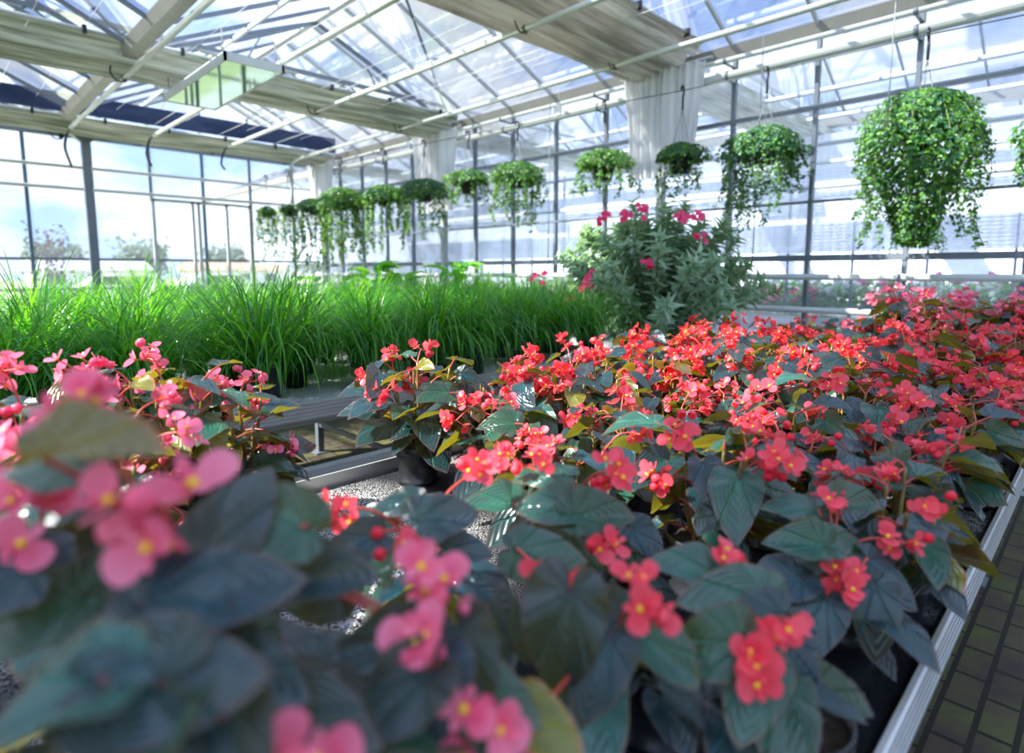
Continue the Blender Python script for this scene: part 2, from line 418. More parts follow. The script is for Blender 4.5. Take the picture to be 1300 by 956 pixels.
for (xa,za,xb,zb) in slopes[:4]:
    b=MB(); m=.52; b.beam((xa+(xb-xa)*m,YF,za+(zb-za)*m-.08),(xa+(xb-xa)*m,YB,za+(zb-za)*m-.08),.04,.05); b.obj('purlin',WHITE_STEEL,ceil)
for x in (RX,VX-span):
    b=MB(); b.box((x-.05,YF,RZ-.1),(x+.05,YB,RZ-.02)); b.obj('ridge_beam',WHITE_STEEL,ceil)
for x in (XW,VX,VX-2*span):
    b=MB(); b.extrude([(x-.12,EAVE+.08),(x-.07,EAVE-.04),(x+.07,EAVE-.04),(x+.12,EAVE+.08),(x+.10,EAVE+.08),(x+.05,EAVE-.02),(x-.05,EAVE-.02),(x-.10,EAVE+.08)],YF,YB,1); b.obj('gutter',GUTTER,ceil)
for ti,y in enumerate((-.25,4.5,9.25,13.95)):   # lattice girders under the gutters
    b=MB(); z0,z1=EAVE+.02,EAVE+.40
    b.beam((XL,y,z1),(XW-.1,y,z1),.05,.06); b.beam((XL,y,z0),(XW-.1,y,z0),.05,.06)
    n=26; dx=(XW-.1-XL)/n
    for k in range(n):
        a=(XL+k*dx,y,z0 if k%2 else z1); c=(XL+(k+1)*dx,y,z1 if k%2 else z0); b.beam(a,c,.022,.022)
    b.obj('girder',POST_GREY if ti==2 else WHITE_STEEL,ceil)
    for x in (RX,VX-span):      # light king posts and rafters tying the girder to the ridge
        b=MB(); b.beam((x-span,y,EAVE+.08),(x,y,RZ-.1),.04,.06); b.beam((x+span,y,EAVE+.08),(x,y,RZ-.1),.04,.06)
        b.beam((x-1.1,y,z1),(x-.9,y,RZ-.55),.022,.022); b.beam((x+1.1,y,z1),(x+.9,y,RZ-.55),.022,.022)
        b.obj('rafter',WHITE_STEEL if ti!=2 else POST_GREY,ceil)
for (a,c) in (((VX,9.25,EAVE+.3),(RX,11.6,RZ-.1)),((RX,7.0,RZ-.1),(XW,9.25,EAVE+.2)),((RX,7.0,RZ-.1),(VX,4.6,EAVE+.2)),((VX,9.25,EAVE+.3),(VX-span,6.5,RZ-.1))):
    b=MB(); b.beam(a,c,.03,.03); b.obj('wind_brace',POST_GREY,ceil)

# ------------------------------------------------------------------ gathered shade screens
def bundle(name,ya,yb,z0,z1,mat,tube_mat,label,extra=None,seed=0,x0=-5.6,x1=7.3,th=.12,folds=7,fa=.04):
    t=empty(name,(0,(ya+yb)/2,z0),label=label,cat='shade screen',group='gathered shade screens under the roof'); yc=(ya+yb)/2
    r=np.random.default_rng(seed); nx,ny=70,44
    X=np.linspace(x0,x1,nx); U=np.linspace(0,1,ny); ph=r.uniform(0,6,8)
    top=[];bot=[]
    for i,x in enumerate(X):
        wob=.03*np.sin(x*1.3+ph[0])+.02*np.sin(x*3.1+ph[1])
        y=ya+(yb-ya)*U-yc
        base=(z1-z0)*(1-U)
        f=fa*np.sin(U*folds*2*PI+.6*np.sin(x*.9+ph[2])+wob*10)+.012*np.sin(U*folds*5*PI+x)
        sag=-.05*np.sin(U*PI)*(1+.4*np.sin(x*1.32+ph[3]))
        edge=np.sin(np.clip(U,0,1)*PI)**.35
        bot.append(np.stack([np.full(ny,x),y+wob*.5,base+f*edge+sag-th*.5*edge],1))
        top.append(np.stack([np.full(ny,x),y+wob*.5,base-f*.6*edge+.02+th*.5*edge],1))
    b=MB()
    for side,flip in ((bot,1),(top,0)):
        f=[]
        for i in range(nx-1):
            for j in range(ny-1):
                q=(i*ny+j,(i+1)*ny+j,(i+1)*ny+j+1,i*ny+j+1); f.append(q[::-1] if flip else q)
        b.add(np.concatenate(side),f)
    b.obj('folded_fabric',mat,t)
    for y,z in ((ya,z1),(yb,z0)):
        b=MB(); b.tube([(x0,y-yc,z-z0+.01),(x1,y-yc,z-z0+.01)],.022,8); b.obj('pull_tube',tube_mat,t)
    for k in range(9):
        x=-1.5+k*1.05; b=MB(); b.box((x-.02,ya-yc-.035,z1-z0-.03),(x+.02,ya-yc+.035,z1-z0+.06)); b.obj('clip',BLACK,t)
    return t
bundle('shade_screen',3.93,4.98,4.10,4.34,FAB,ALU,'broad bundle of beige striped shade screen gathered under the nearest roof girder',seed=1,th=.14,folds=6,fa=.05)
bundle('shade_screen',8.78,9.62,4.08,4.28,FABG,WHITE_STEEL,'pale shade screen bundle under the middle girder behind the hanging square panel',seed=2,th=.15,folds=2.5,fa=.07)
t3=bundle('shade_screen',13.25,14.15,4.12,4.18,FABG,WHITE_STEEL,'shade screen bundle with a dark blue band in front of the end wall',seed=3,th=.12,folds=5)
b=MB(); b.box((-5.6,-.62,.10),(7.2,-.60,.42)); b.obj('blue_band',FABB,t3)
# unseen sheet added above the camera to shade and blue the near plants
b=MB(); nx=40; X=np.linspace(-5.6,4.55,nx); Yv=np.linspace(-4.5,2.35,30); v=[];f=[]
for x in X:
    for y in Yv: v.append((x,y,0+.01*math.sin(y*9)+.01*math.sin(x*4)))
for i in range(nx-1):
    for j in range(29): f.append((i*30+j,(i+1)*30+j,(i+1)*30+j+1,i*30+j+1))
b.add(v,f); tag(b.obj('added_shade_sheet',mat_fabric('added_shade_sheet_fabric',(.40,.49,.68),(.50,.60,.80),.5,translu=(.58,.72,.98)),loc=(0,0,4.13)),'added blue sheet out of view, laid flat over the nearest roof bay as shade','shade screen')
# white side curtains gathered at the columns
def curtain(yc,wt,wb_,z0,z1,label,seed):
    t=empty('side_curtain',(XW-.34,yc,z0),label=label,cat='curtain',group='white curtains gathered beside the wall columns')
    r=np.random.default_rng(seed); nu,nv=90,14; v=[];f=[]; p=r.uniform(0,6,6)
    for j in range(nv):
        s=j/(nv-1)
        for i in range(nu):
            u=i/(nu-1)
            wd=wb_+(wt-wb_)*s**1.3
            y=(u-.5)*wd+.02*math.sin(s*5+u*9)
            x=.055*math.sin(u*2*PI*11+p[0]+.8*math.sin(s*2+p[1]))+.03*math.sin(u*2*PI*4+p[2]+s)
            v.append((x,y,s*(z1-z0)))
    for j in range(nv-1):
        for i in range(nu-1): f.append((j*nu+i,j*nu+i+1,(j+1)*nu+i+1,(j+1)*nu+i))
    b=MB(); b.add(v,f); b.obj('curtain_fabric',CURT,t)
    b=MB(); b.tube([(0,-wt/2-.1,z1-z0+.01),(0,wt/2+.1,z1-z0+.01)],.015,8); b.obj('curtain_rail',ALU,t)
curtain(4.40,1.15,.95,2.72,4.08,'white curtain gathered at the nearest wall column behind a hanging basket',4)
curtain(9.25,1.3,1.0,2.6,4.05,'white curtain gathered at the second column along the glass wall',5)
curtain(13.8,1.2,1.0,2.6,4.05,'white curtain gathered in the far corner of the greenhouse',6)

# ------------------------------------------------------------------ pipes along the house
def arc(pts,n=8):
    P=[Vector(p) for p in pts]; out=[]
    for i in range(len(P)-1):
        p0=P[max(i-1,0)];p1=P[i];p2=P[i+1];p3=P[min(i+2,len(P)-1)]
        for k in range(n):
            t=k/n; out.append(.5*((2*p1)+(-p0+p2)*t+(2*p0-5*p1+4*p2-p3)*t*t+(-p0+3*p1-3*p2+p3)*t**3))
    out.append(P[-1]); return [tuple(q) for q in out]
names=['white roof pipe farthest from the glass wall, ending in a dark hose','white roof pipe running beside the square hanging panel','white roof pipe second from the glass wall, crossing the middle of the roof','white roof pipe nearest the glass wall, bending down at the far end']
for i,(x,lab) in enumerate(zip((2.14,3.42,4.79,6.40),names)):
    z=4.02-.06*(i==0)
    t=empty('roof_pipe',(x,4,z),label=lab,cat='pipe',group='white pipes under the roof')
    b=MB(); b.tube([(0,-8.8,0),(0,9.0,0)],.034,14); b.obj('pipe',PIPE,t)
    if i<3:
        b=MB(); b.tube(arc([(0,8.98,0),(-.02,9.25,-.06),(-.05,9.38,-.3),(.03,9.4,-.62+.1*i)]),.022,8); b.obj('hose',HOSE,t)
    else:
        b=MB(); b.tube(arc([(0,8.98,0),(0,9.5,-.03),(0,9.8,-.25),(.05,9.82,-.6),(.0,9.8,-.95)]),.03,10); b.obj('bent_end',PIPE,t)
    for y in (4.0,8.75,13.5):
        b=MB(); yy=y-4+(.62 if y<5 else .5); b.tube(arc([(.03,yy,.24),(-.10,yy,.2),(-.16,yy,.06),(-.1,yy,-.05),(.02,yy,-.045)],5),.011,6); b.tube([(0,yy-.02,0),(0,yy+.02,0)],.041,12); b.obj('hanger',BRONZE if i>1 else HOSE,t)
def wallpipe(x,z,r,label,y0=-4.9,y1=14.5,brackets=True):
    t=empty('wall_pipe',(x,0,z),label=label,cat='pipe')
    b=MB(); b.tube([(0,y0,0),(0,y1,0)],r,12); b.obj('pipe',PIPE,t)
    if brackets:
        for y in ys[::2]:
            if y<14:
                b=MB(); b.tube([(0,y-.02,0),(0,y+.02,0)],r+.008,12); b.beam((0,y,-r),(XW-x,y,-r),.03,.02); b.obj('bracket',POST_GREY,t)
wallpipe(7.30,3.86,.052,'thick white pipe high on the glass wall behind the hanging hooks')
wallpipe(7.22,4.02,.03,'thin white pipe just under the eaves gutter of the glass wall')
wallpipe(7.28,1.41,.036,'topmost of three white heating pipes low on the glass wall')
wallpipe(7.28,1.03,.036,'middle of three white heating pipes low on the glass wall')
wallpipe(7.28,.68,.036,'lowest of three white heating pipes low on the glass wall')
for z,lab in ((3.47,'upper white pipe across the glazed end wall'),(3.06,'second white pipe across the glazed end wall, below the upper one'),(1.12,'low white pipe across the end wall above the grasses')):
    t=empty('end_wall_pipe',(0,YB-.25,z),label=lab,cat='pipe'); b=MB(); b.tube([(XL+.1,0,0),(XW-.1,0,.03)],.034,12); b.obj('pipe',PIPE,t)
    for x in xs[3:-1:3]: b=MB(); b.beam((x,0,.01),(x,.2,.01),.03,.02); b.obj('bracket',POST_GREY,t)
# thin support wires
for k in range(15):
    x=-1.2+k*.58
    b=MB(); b.tube([(0,-8.5,0),(0,9.3,0)],.004,4); tag(b.obj('support_wire',WIRE,loc=(x,4.6,4.40 if k%2 else 4.22)),'thin white tension wire strung under the roof between the girders','wire','tension wires under the roof')
for (x,y,z0,z1,lab) in ((6.9,3.0,1.2,4.1,'thin steel rod hanging beside the dense long ivy basket'),(6.2,1.55,2.5,4.3,'thin steel rod hanging beside the largest round ivy basket'),(6.6,5.9,1.5,4.1,'thin steel rod hanging near the nearest curtain')):
    b=MB(); b.tube([(0,0,z0),(.03,0,z1)],.006,6); tag(b.obj('steel_rod',CABLE,loc=(x,y,0)),lab,'rod')
b=MB(); b.box((-.015,-.04,-.14),(.015,.04,0)); b.tube([(0,0,0),(0,0,.26)],.003,4); tag(b.obj('sensor_tag',WIRE,loc=(6.40,5.55,3.73)),'small white tag hanging from the roof pipe near the nearest curtain','tag')
# hanging panel
t=empty('heat_reflector',(2.95,8.25,3.82),label='flat white rectangular panel with a green tinted mirror underside hung below the roof',cat='panel')
b=MB(); b.box((-.32,-1.12,-.03),(.32,1.12,-.024)); b.obj('mirror_underside',PANEL_GREEN,t)
b=MB()
for lo,hi in (((-.34,-1.14,-.035),(-.31,1.14,.06)),((.31,-1.14,-.035),(.34,1.14,.06)),((-.34,-1.14,-.035),(.34,-1.11,.06)),((-.34,1.11,-.035),(.34,1.14,.06)),((-.32,-1.12,.03),(.32,1.12,.05))): b.box(lo,hi)
b.obj('frame',WHITE_STEEL,t)
for sx_,sy_ in ((-1,-1),(-1,1),(1,-1),(1,1)):
    b=MB(); b.tube([(sx_*.3,sy_*1.0,.05),(sx_*.3,sy_*1.0,.36)],.006,5); b.obj('suspension_rod',CABLE,t)
for sy_ in (-.9,.9):
    b=MB(); b.beam((-.5,sy_,.08),(.6,sy_,.08),.04,.03); b.obj('cross_bar',WHITE_STEEL,t)
# ------------------------------------------------------------------ benches
def ribbed(yf,z0,z1,out):
    """vertical ribbed face profile at y=yf, ribs stand out towards 'out' (+1/-1)"""
    p=[(yf-out*.008,z1),(yf,z1)]
    n=5; dz=(z1-z0)/n
    for k in range(n):
        za=z1-k*dz; p+=[(yf+out*.005,za-dz*.10),(yf+out*.005,za-dz*.58),(yf-out*.004,za-dz*.68),(yf-out*.004,za-dz*.98)]
    p+=[(yf,z0),(yf-out*.03,z0),(yf-out*.03,z0+.008),(yf-out*.008,z0+.012),(yf-out*.008,z1-.01)]
    return p
BZ=.75
def bench(x0,x1,y0,y1,label,top_mat,legs=True):
    t=empty('growing_bench',((x0+x1)/2,(y0+y1)/2,0),label=label,cat='bench'); cx,cy=(x0+x1)/2,(y0+y1)/2
    hx,hy=(x1-x0)/2,(y1-y0)/2
    b=MB(); b.box((-hx+.03,-hy+.03,BZ-.03),(hx-.03,hy-.03,BZ)); b.obj('bench_top',top_mat,t)
    for yy,o in ((-hy,-1),(hy,1)):
        b=MB(); b.extrude(ribbed(yy,BZ-.05,BZ+.045,o),-hx,hx,0); b.obj('edge_rail',ALU,t)
    for xx,o in ((-hx,-1),(hx,1)):
        b=MB(); b.extrude(ribbed(xx,BZ-.05,BZ+.045,o),-hy,hy,1); b.obj('edge_rail',ALU,t)
    for yy in (-hy+.2,hy-.2):
        b=MB(); b.box((-hx+.1,yy-.03,BZ-.12),(hx-.1,yy+.03,BZ-.03)); b.obj('beam',ALU,t)
    n=max(2,int((x1-x0)/1.5))
    for k in range(n+1):
        x=-hx+.25+k*(2*hx-.5)/n
        for yy in (-hy+.2,hy-.2):
            b=MB(); b.box((x-.025,yy-.025,0),(x+.025,yy+.025,BZ-.12)); b.box((x-.06,yy-.06,0),(x+.06,yy+.06,.01)); b.obj('leg',POST_GREY,t)
        b=MB(); b.box((x-.015,-hy+.2,.22),(x+.015,hy-.2,.25)); b.obj('cross_brace',POST_GREY,t)
    return t
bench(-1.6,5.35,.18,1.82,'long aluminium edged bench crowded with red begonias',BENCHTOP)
bench(-1.6,4.3,2.92,4.70,'aluminium edged bench across the aisle holding the near pots of grass',GRASSMAT)
bench(-1.6,6.6,5.75,7.6,'bench behind the first grass bench, nearer the end wall',GRASSMAT)
# rails beside the aisle, below the grass bench
for (y,z,lab) in ((2.72,.48,'upper of two pale rails in the aisle in front of the grass bench'),(2.42,.30,'lower of two pale rails in the aisle in front of the grass bench')):
    t=empty('aisle_rail',(2,y,0),label=lab,cat='rail')
    b=MB(); b.extrude([(-.03,z-.03),(.03,z-.03),(.03,z+.03),(-.03,z+.03)],-3.4,3.3,0); b.obj('rail',ALU,t)
    for k in range(7):
        x=-3.2+k*1.05+(.2 if z<.4 else 0); b=MB(); b.box((x-.018,-.018,0),(x+.018,.018,z-.03)); b.obj('support_post',WHITE_STEEL,t)

# ------------------------------------------------------------------ plant helpers
def norm(a): a=np.asarray(a,float); return a/(np.linalg.norm(a,axis=-1,keepdims=True)+1e-12)
def frames(d,n,scale):
    """matrices whose columns are side, dir, normal"""
    d=norm(d); s=norm(np.cross(d,n)); n2=np.cross(s,d)
    return np.stack([s,d,n2],-1)*np.asarray(scale,float).reshape(-1,1,1)
def leaf_T(tab,rings=3,nth=20,cup=.10,droop=.18,wave=.03,asym=1.0,fold=.06):
    ang=np.linspace(-172,172,nth+1); a=np.radians(ang)
    r=np.interp(np.abs(ang),[p[0] for p in tab],[p[1] for p in tab]); w_=1+(asym-1)*(.5+.5*np.tanh(ang/25.)); r=r*w_
    r[1:-1]=np.where(np.abs(ang[1:-1])>9,(r[:-2]+2*r[1:-1]+r[2:])/4,r[1:-1])
    v=[(0,0,0)];uv=[(.5,0)]
    for k in range(1,rings+1):
        t=k/rings
        for i in range(nth+1):
            x=math.sin(a[i])*r[i]*t; y=math.cos(a[i])*r[i]*t
            z=cup*abs(x)*1.2-droop*max(0,y)**2+wave*math.sin(a[i]*5+asym*3)*t*t-fold*abs(x)*0+.0-.10*max(0,-y)
            v.append((x,y,z)); uv.append((i/nth,t))
    f=[]
    for i in range(nth): f.append((0,1+i+1,1+i))
    for k in range(rings-1):
        for i in range(nth):
            p=1+k*(nth+1)+i; q=p+nth+1; f.append((p,p+1,q+1,q))
    return np.array(v),[tuple(x) for x in f],np.array(uv)
BT=[(0,1.0),(7,.90),(18,.74),(35,.58),(60,.46),(90,.39),(120,.36),(150,.31),(165,.24),(172,.15)]
_bp=[dict(asym=.78,cup=.30,droop=.20),dict(asym=1.25,cup=.12,droop=.32,wave=.05),dict(asym=.85,cup=.55,droop=.10,wave=.04),dict(asym=1.15,cup=-.16,droop=.25,wave=.035)]
BLEAF=[leaf_T(BT,nth=24,**k) for k in _bp]
BLEAFH=[leaf_T(BT,rings=6,nth=48,**k) for k in _bp]
def petal_T(w,l,cup,n=8):
    v=[(0,0,0)];uv=[(0,0)];m=2
    for k in range(1,m+1):
        t=k/m
        for i in range(n):
            a=2*PI*i/n; x=math.sin(a)*w/2*t; y=l*.52-math.cos(a)*l*.5*t*(1)+0
            x*=1-.35*(math.cos(a)+1)/2*(t)
            y=l*.5-math.cos(a)*l*.5*t
            v.append((x,y,0)); uv.append((i/n,y/l))
    v=np.array(v); v[0]=(0,l*.5,0)
    v[:,2]=cup*(np.abs(v[:,0])/w)**2*w*1.5+cup*(v[:,1]/l)**2*l*.5
    f=[(0,1+i,1+(i+1)%n) for i in range(n)]+[(1+i,1+n+i,1+n+(i+1)%n,1+(i+1)%n) for i in range(n)]
    return v,f,np.array(uv)
PB=petal_T(1.12,1.0,.35,12); PS=petal_T(.42,.78,.25,6)
def blob(n=6,m=3):
    v=[(0,0,1)];f=[]
    for k in range(1,m+1):
        a=PI*.5*k/m*1.2
        for i in range(n): b_=2*PI*i/n; v.append((math.sin(a)*math.cos(b_),math.sin(a)*math.sin(b_),math.cos(a)))
    f=[(0,1+i,1+(i+1)%n) for i in range(n)]
    for k in range(m-1):
        for i in range(n): f.append((1+k*n+i,1+(k+1)*n+i,1+(k+1)*n+(i+1)%n,1+k*n+(i+1)%n))
    return np.array(v),f,np.zeros((len(v),2))
BL=blob()
def flower(b,c,nrm,size,r,mats=(0,1),stam=None):
    """a begonia flower: two broad and two narrow petals round a yellow centre"""
    c=np.array(c); nrm=norm(nrm); up=norm(np.cross(nrm,norm(r.normal(size=3)))); sd=np.cross(nrm,up)
    op=r.uniform(.05,.5)
    for d in (up,-up):
        dd=norm(d+nrm*op); b.many(PB,frames([dd],[norm(nrm-d*op)],[size*r.uniform(.5,.58)]),np.array([c]),mats[0])
    for d in (sd,-sd):
        dd=norm(d+nrm*(op+.25)); b.many(PS,frames([dd],[norm(nrm-d*(op+.25))],[size*r.uniform(.46,.55)]),np.array([c+nrm*.001]),mats[0])
    (b if stam is None else stam).many(BL,frames([up],[nrm],[size*.085]),np.array([c+nrm*size*.03]),mats[1] if stam is None else 0)
def cluster(b,base,tip,r,size=.05,n=5,mats=(0,1,2),faceto=None,spread=.035,stam=None):
    base=np.array(base); tip=np.array(tip)
    mid=(base+tip)/2+np.array([0,0,.02]); b.tube(arc([base,mid,tip],4),.0022,5,mats[2],cap=False)
    out=norm(tip-base)
    for k in range(n):
        o=norm(r.normal(size=3)*np.array([1,1,.7])+out*.35)
        p=tip+o*spread*r.uniform(.5,1.15)
        b.tube([tip,p],.0014,4,mats[2],cap=False)
        nn=norm(o*.8+np.array([0,0,.25])+out*.5+(0 if faceto is None else np.array(faceto)*.9)+r.normal(size=3)*.25)
        if k<n-1 or n<3: flower(b,p,nn,size*r.uniform(.8,1.12),r,mats[:2],stam)
        else:   # closed buds
            for q in range(2):
                pp=p+r.normal(size=3)*.010; b.many(BL,frames([norm(r.normal(size=3))],[nn],[size*.19]),np.array([pp]),mats[0]); b.many(BL,frames([norm(r.normal(size=3))],[-nn],[size*.19]),np.array([pp]),mats[0])

POTM=MB(); POTM.lathe([(.0,.006),(.060,.006),(.066,0),(.070,.0),(.071,.016),(.0655,.02),(.078,.108),(.083,.110),(.085,.132),(.081,.134),(.078,.112),(.076,.11)],n=28); POTM=POTM.mesh('pot',[BLACK])
SOILM=MB(); _a=np.arange(20)*2*PI/20; SOILM.add(np.concatenate([[(0,0,.122)],np.stack([.078*np.cos(_a),.078*np.sin(_a),np.full(20,.113)],1)]),[(0,1+i,1+(i+1)%20) for i in range(20)]); SOILM=SOILM.mesh('soil',[SOIL])
FLM={'coral':[CORAL,YELLOW,PED],'scarlet':[SCARLET,YELLOW,PED],'pink':[PINK,YELLOW,PED]}
def begonia_meshes(seed,h,rad,lsize,ncl,colour,nst=5,lm=(.72,.2,.08),fsize=.05):
    """returns dict of meshes of one plant in its own frame (base at bench level)"""
    r=np.random.default_rng(seed); st=MB(); fo=MB(); cls=[]
    leaves=[];tips=[]
    for s in range(nst):
        a=2*PI*(s+r.uniform(-.3,.3))/nst; rr=rad*r.uniform(.35,.8) if s else rad*.1; hh=h*r.uniform(.72,.92)
        p0=np.array([.03*math.cos(a),.03*math.sin(a),.115]); p2=np.array([rr*math.cos(a),rr*math.sin(a),hh]); p1=(p0+p2)/2+np.array([rr*.12*math.cos(a),rr*.12*math.sin(a),-.01])
        C=np.array(arc([p0,p1,p2],5)); st.tube(C,np.linspace(.0062,.0038,len(C)),6)
        nl=6
        for k in range(nl):
            t=.28+.72*k/(nl-1); q=C[int(t*(len(C)-1))]
            la=a+(k%2*2-1)*r.uniform(.5,1.5)+r.uniform(-.4,.4)
            el=r.uniform(-.05,.55)*(.4+t)
            pet=q+np.array([math.cos(la),math.sin(la),.55*el+.25])*r.uniform(.03,.065)
            st.tube([q,(q+pet)/2+np.array([0,0,.004]),pet],.0024,5,1,cap=False)
            d=np.array([math.cos(la),math.sin(la),r.uniform(-.55,.22)])
            n=norm(np.array([-math.cos(la)*.0,0,1])+r.normal(size=3)*.34)
            leaves.append((pet,d,n,lsize*r.uniform(.72,1.15)*(1.05 if t<.8 else .82)))
        tips.append((C[-1],a,rr)); tips.append((C[int(.75*(len(C)-1))],a+r.uniform(-1,1),rr))
    P=np.array([l[0] for l in leaves]); D=np.array([l[1] for l in leaves]); N=np.array([l[2] for l in leaves]); Sz=np.array([l[3] for l in leaves])
    typ=r.integers(0,4,len(P)); mt=r.choice(3,len(P),p=lm)
    for ty in range(4):
        for m in range(3):
            k=(typ==ty)&(mt==m)
            if k.any(): fo.many(BLEAF[ty],frames(D[k],N[k],Sz[k]),P[k],m)
    for c in range(ncl):
        q,a,rr=tips[c%len(tips)]; la=a+r.uniform(-1.1,1.1); o=r.uniform(.02,.09)
        tip=np.array([q[0]+o*math.cos(la),q[1]+o*math.sin(la),min(q[2]+r.uniform(.0,.09),h)])
        if r.random()<.22: tip[2]=q[2]-r.uniform(.0,.08); tip[:2]+=.03*np.array([math.cos(la),math.sin(la)])
        b=MB(); cluster(b,q,tip,r,fsize,int(r.integers(4,8)))
        cls.append(b.mesh('flower_cluster',FLM[colour]))
    return dict(stems=st.mesh('stems',[STEM,PED]),foliage=fo.mesh('foliage',[LEAF,LEAF2,LEAF3]),cl=cls)
def begonia_from(M,loc,rz,sc_,label,group=None,cat='begonia'):
    t=empty('potted_begonia',loc,label=label,cat=cat,group=group); t.rotation_euler.z=rz
    child('pot',POTM,t); child('soil',SOILM,t)
    for k,nm in (('stems','stems'),('foliage','foliage')):
        o=child(nm,M[k],t); o.scale=(1,1,1)
    for c in M['cl']: child('flower_cluster',c,t)
    t.scale=(sc_,sc_,sc_)
    return t
VAR=[]
for i in range(9):
    VAR.append(begonia_meshes(100+i,h=(.44,.41,.46,.38,.43,.45,.39,.42,.36)[i],rad=.17,lsize=.115,ncl=7 if i%3 else 6,colour=('coral','scarlet','coral')[i%3],nst=6,fsize=.058))
VARP=[begonia_meshes(200+i,h=.46,rad=.18,lsize=.11,ncl=9,colour='pink',nst=7,lm=(.62,.2,.18)) for i in range(2)]
VARS=[begonia_meshes(300+i,h=.36,rad=.15,lsize=.115,ncl=5,colour='coral',nst=5,lm=(.6,.36,.04),fsize=.052) for i in range(4)]
rows=[(.31,'row along the right bench edge'),(.63,'second row from the right bench edge'),(.95,'middle row of the bench'),(1.29,'second row from the aisle side'),(1.63,'row along the aisle side')]
r=np.random.default_rng(11)
for ri,(y,rn) in enumerate(rows):
    x=(1.36,1.24,1.12,1.22,1.16)[ri]
    k=0
    while x<5.15:
        yy=y+r.uniform(-.035,.035); xx=x+r.uniform(-.03,.03)
        near=(ri<3 and x<2.3) or (ri==3 and x<1.4)
        M=VARS[int(r.integers(4))] if near else VAR[int(r.integers(9))]
        if x>4.3 and ri in(1,2,3) and r.random()<.5: M=VARP[int(r.integers(2))]
        s=r.uniform(.93,1.07)
        if x>4.3 and y<1.1: s*=1.28
        elif x>3.5 and y>1.2: s*=.86
        colr='pink' if M in VARP else 'red'
        begonia_from(M,(xx,yy,BZ),r.uniform(0,6.28),s,f'{colr} begonia, {ORD[k]} from the camera in the {rn}','red begonias on the main bench')
        x+=.30; k+=1
# pink begonias by the aisle on the left
for k,(x,y,s,l) in enumerate(((.42,1.70,1.14,'pink begonia with white edged leaves at the aisle end, left of the wide gap'),(.16,1.66,1.10,'pink begonia next to the gap plant, one step nearer the photo edge'),(-.1,1.72,1.08,'pink begonia at the extreme left edge beside the aisle'),(.20,1.36,1.0,'pink begonia in front of the aisle side pair on the left'),(.56,1.60,.98,'pink begonia at the left rim of the bare strip of bench, leaning over the aisle'),(-.36,1.62,1.08,'pink begonia mostly beyond the left photo border by the aisle'))):
    begonia_from(VARP[k%2],(x,y,BZ),1.3*k+.9,s,l,'pink begonias by the aisle')

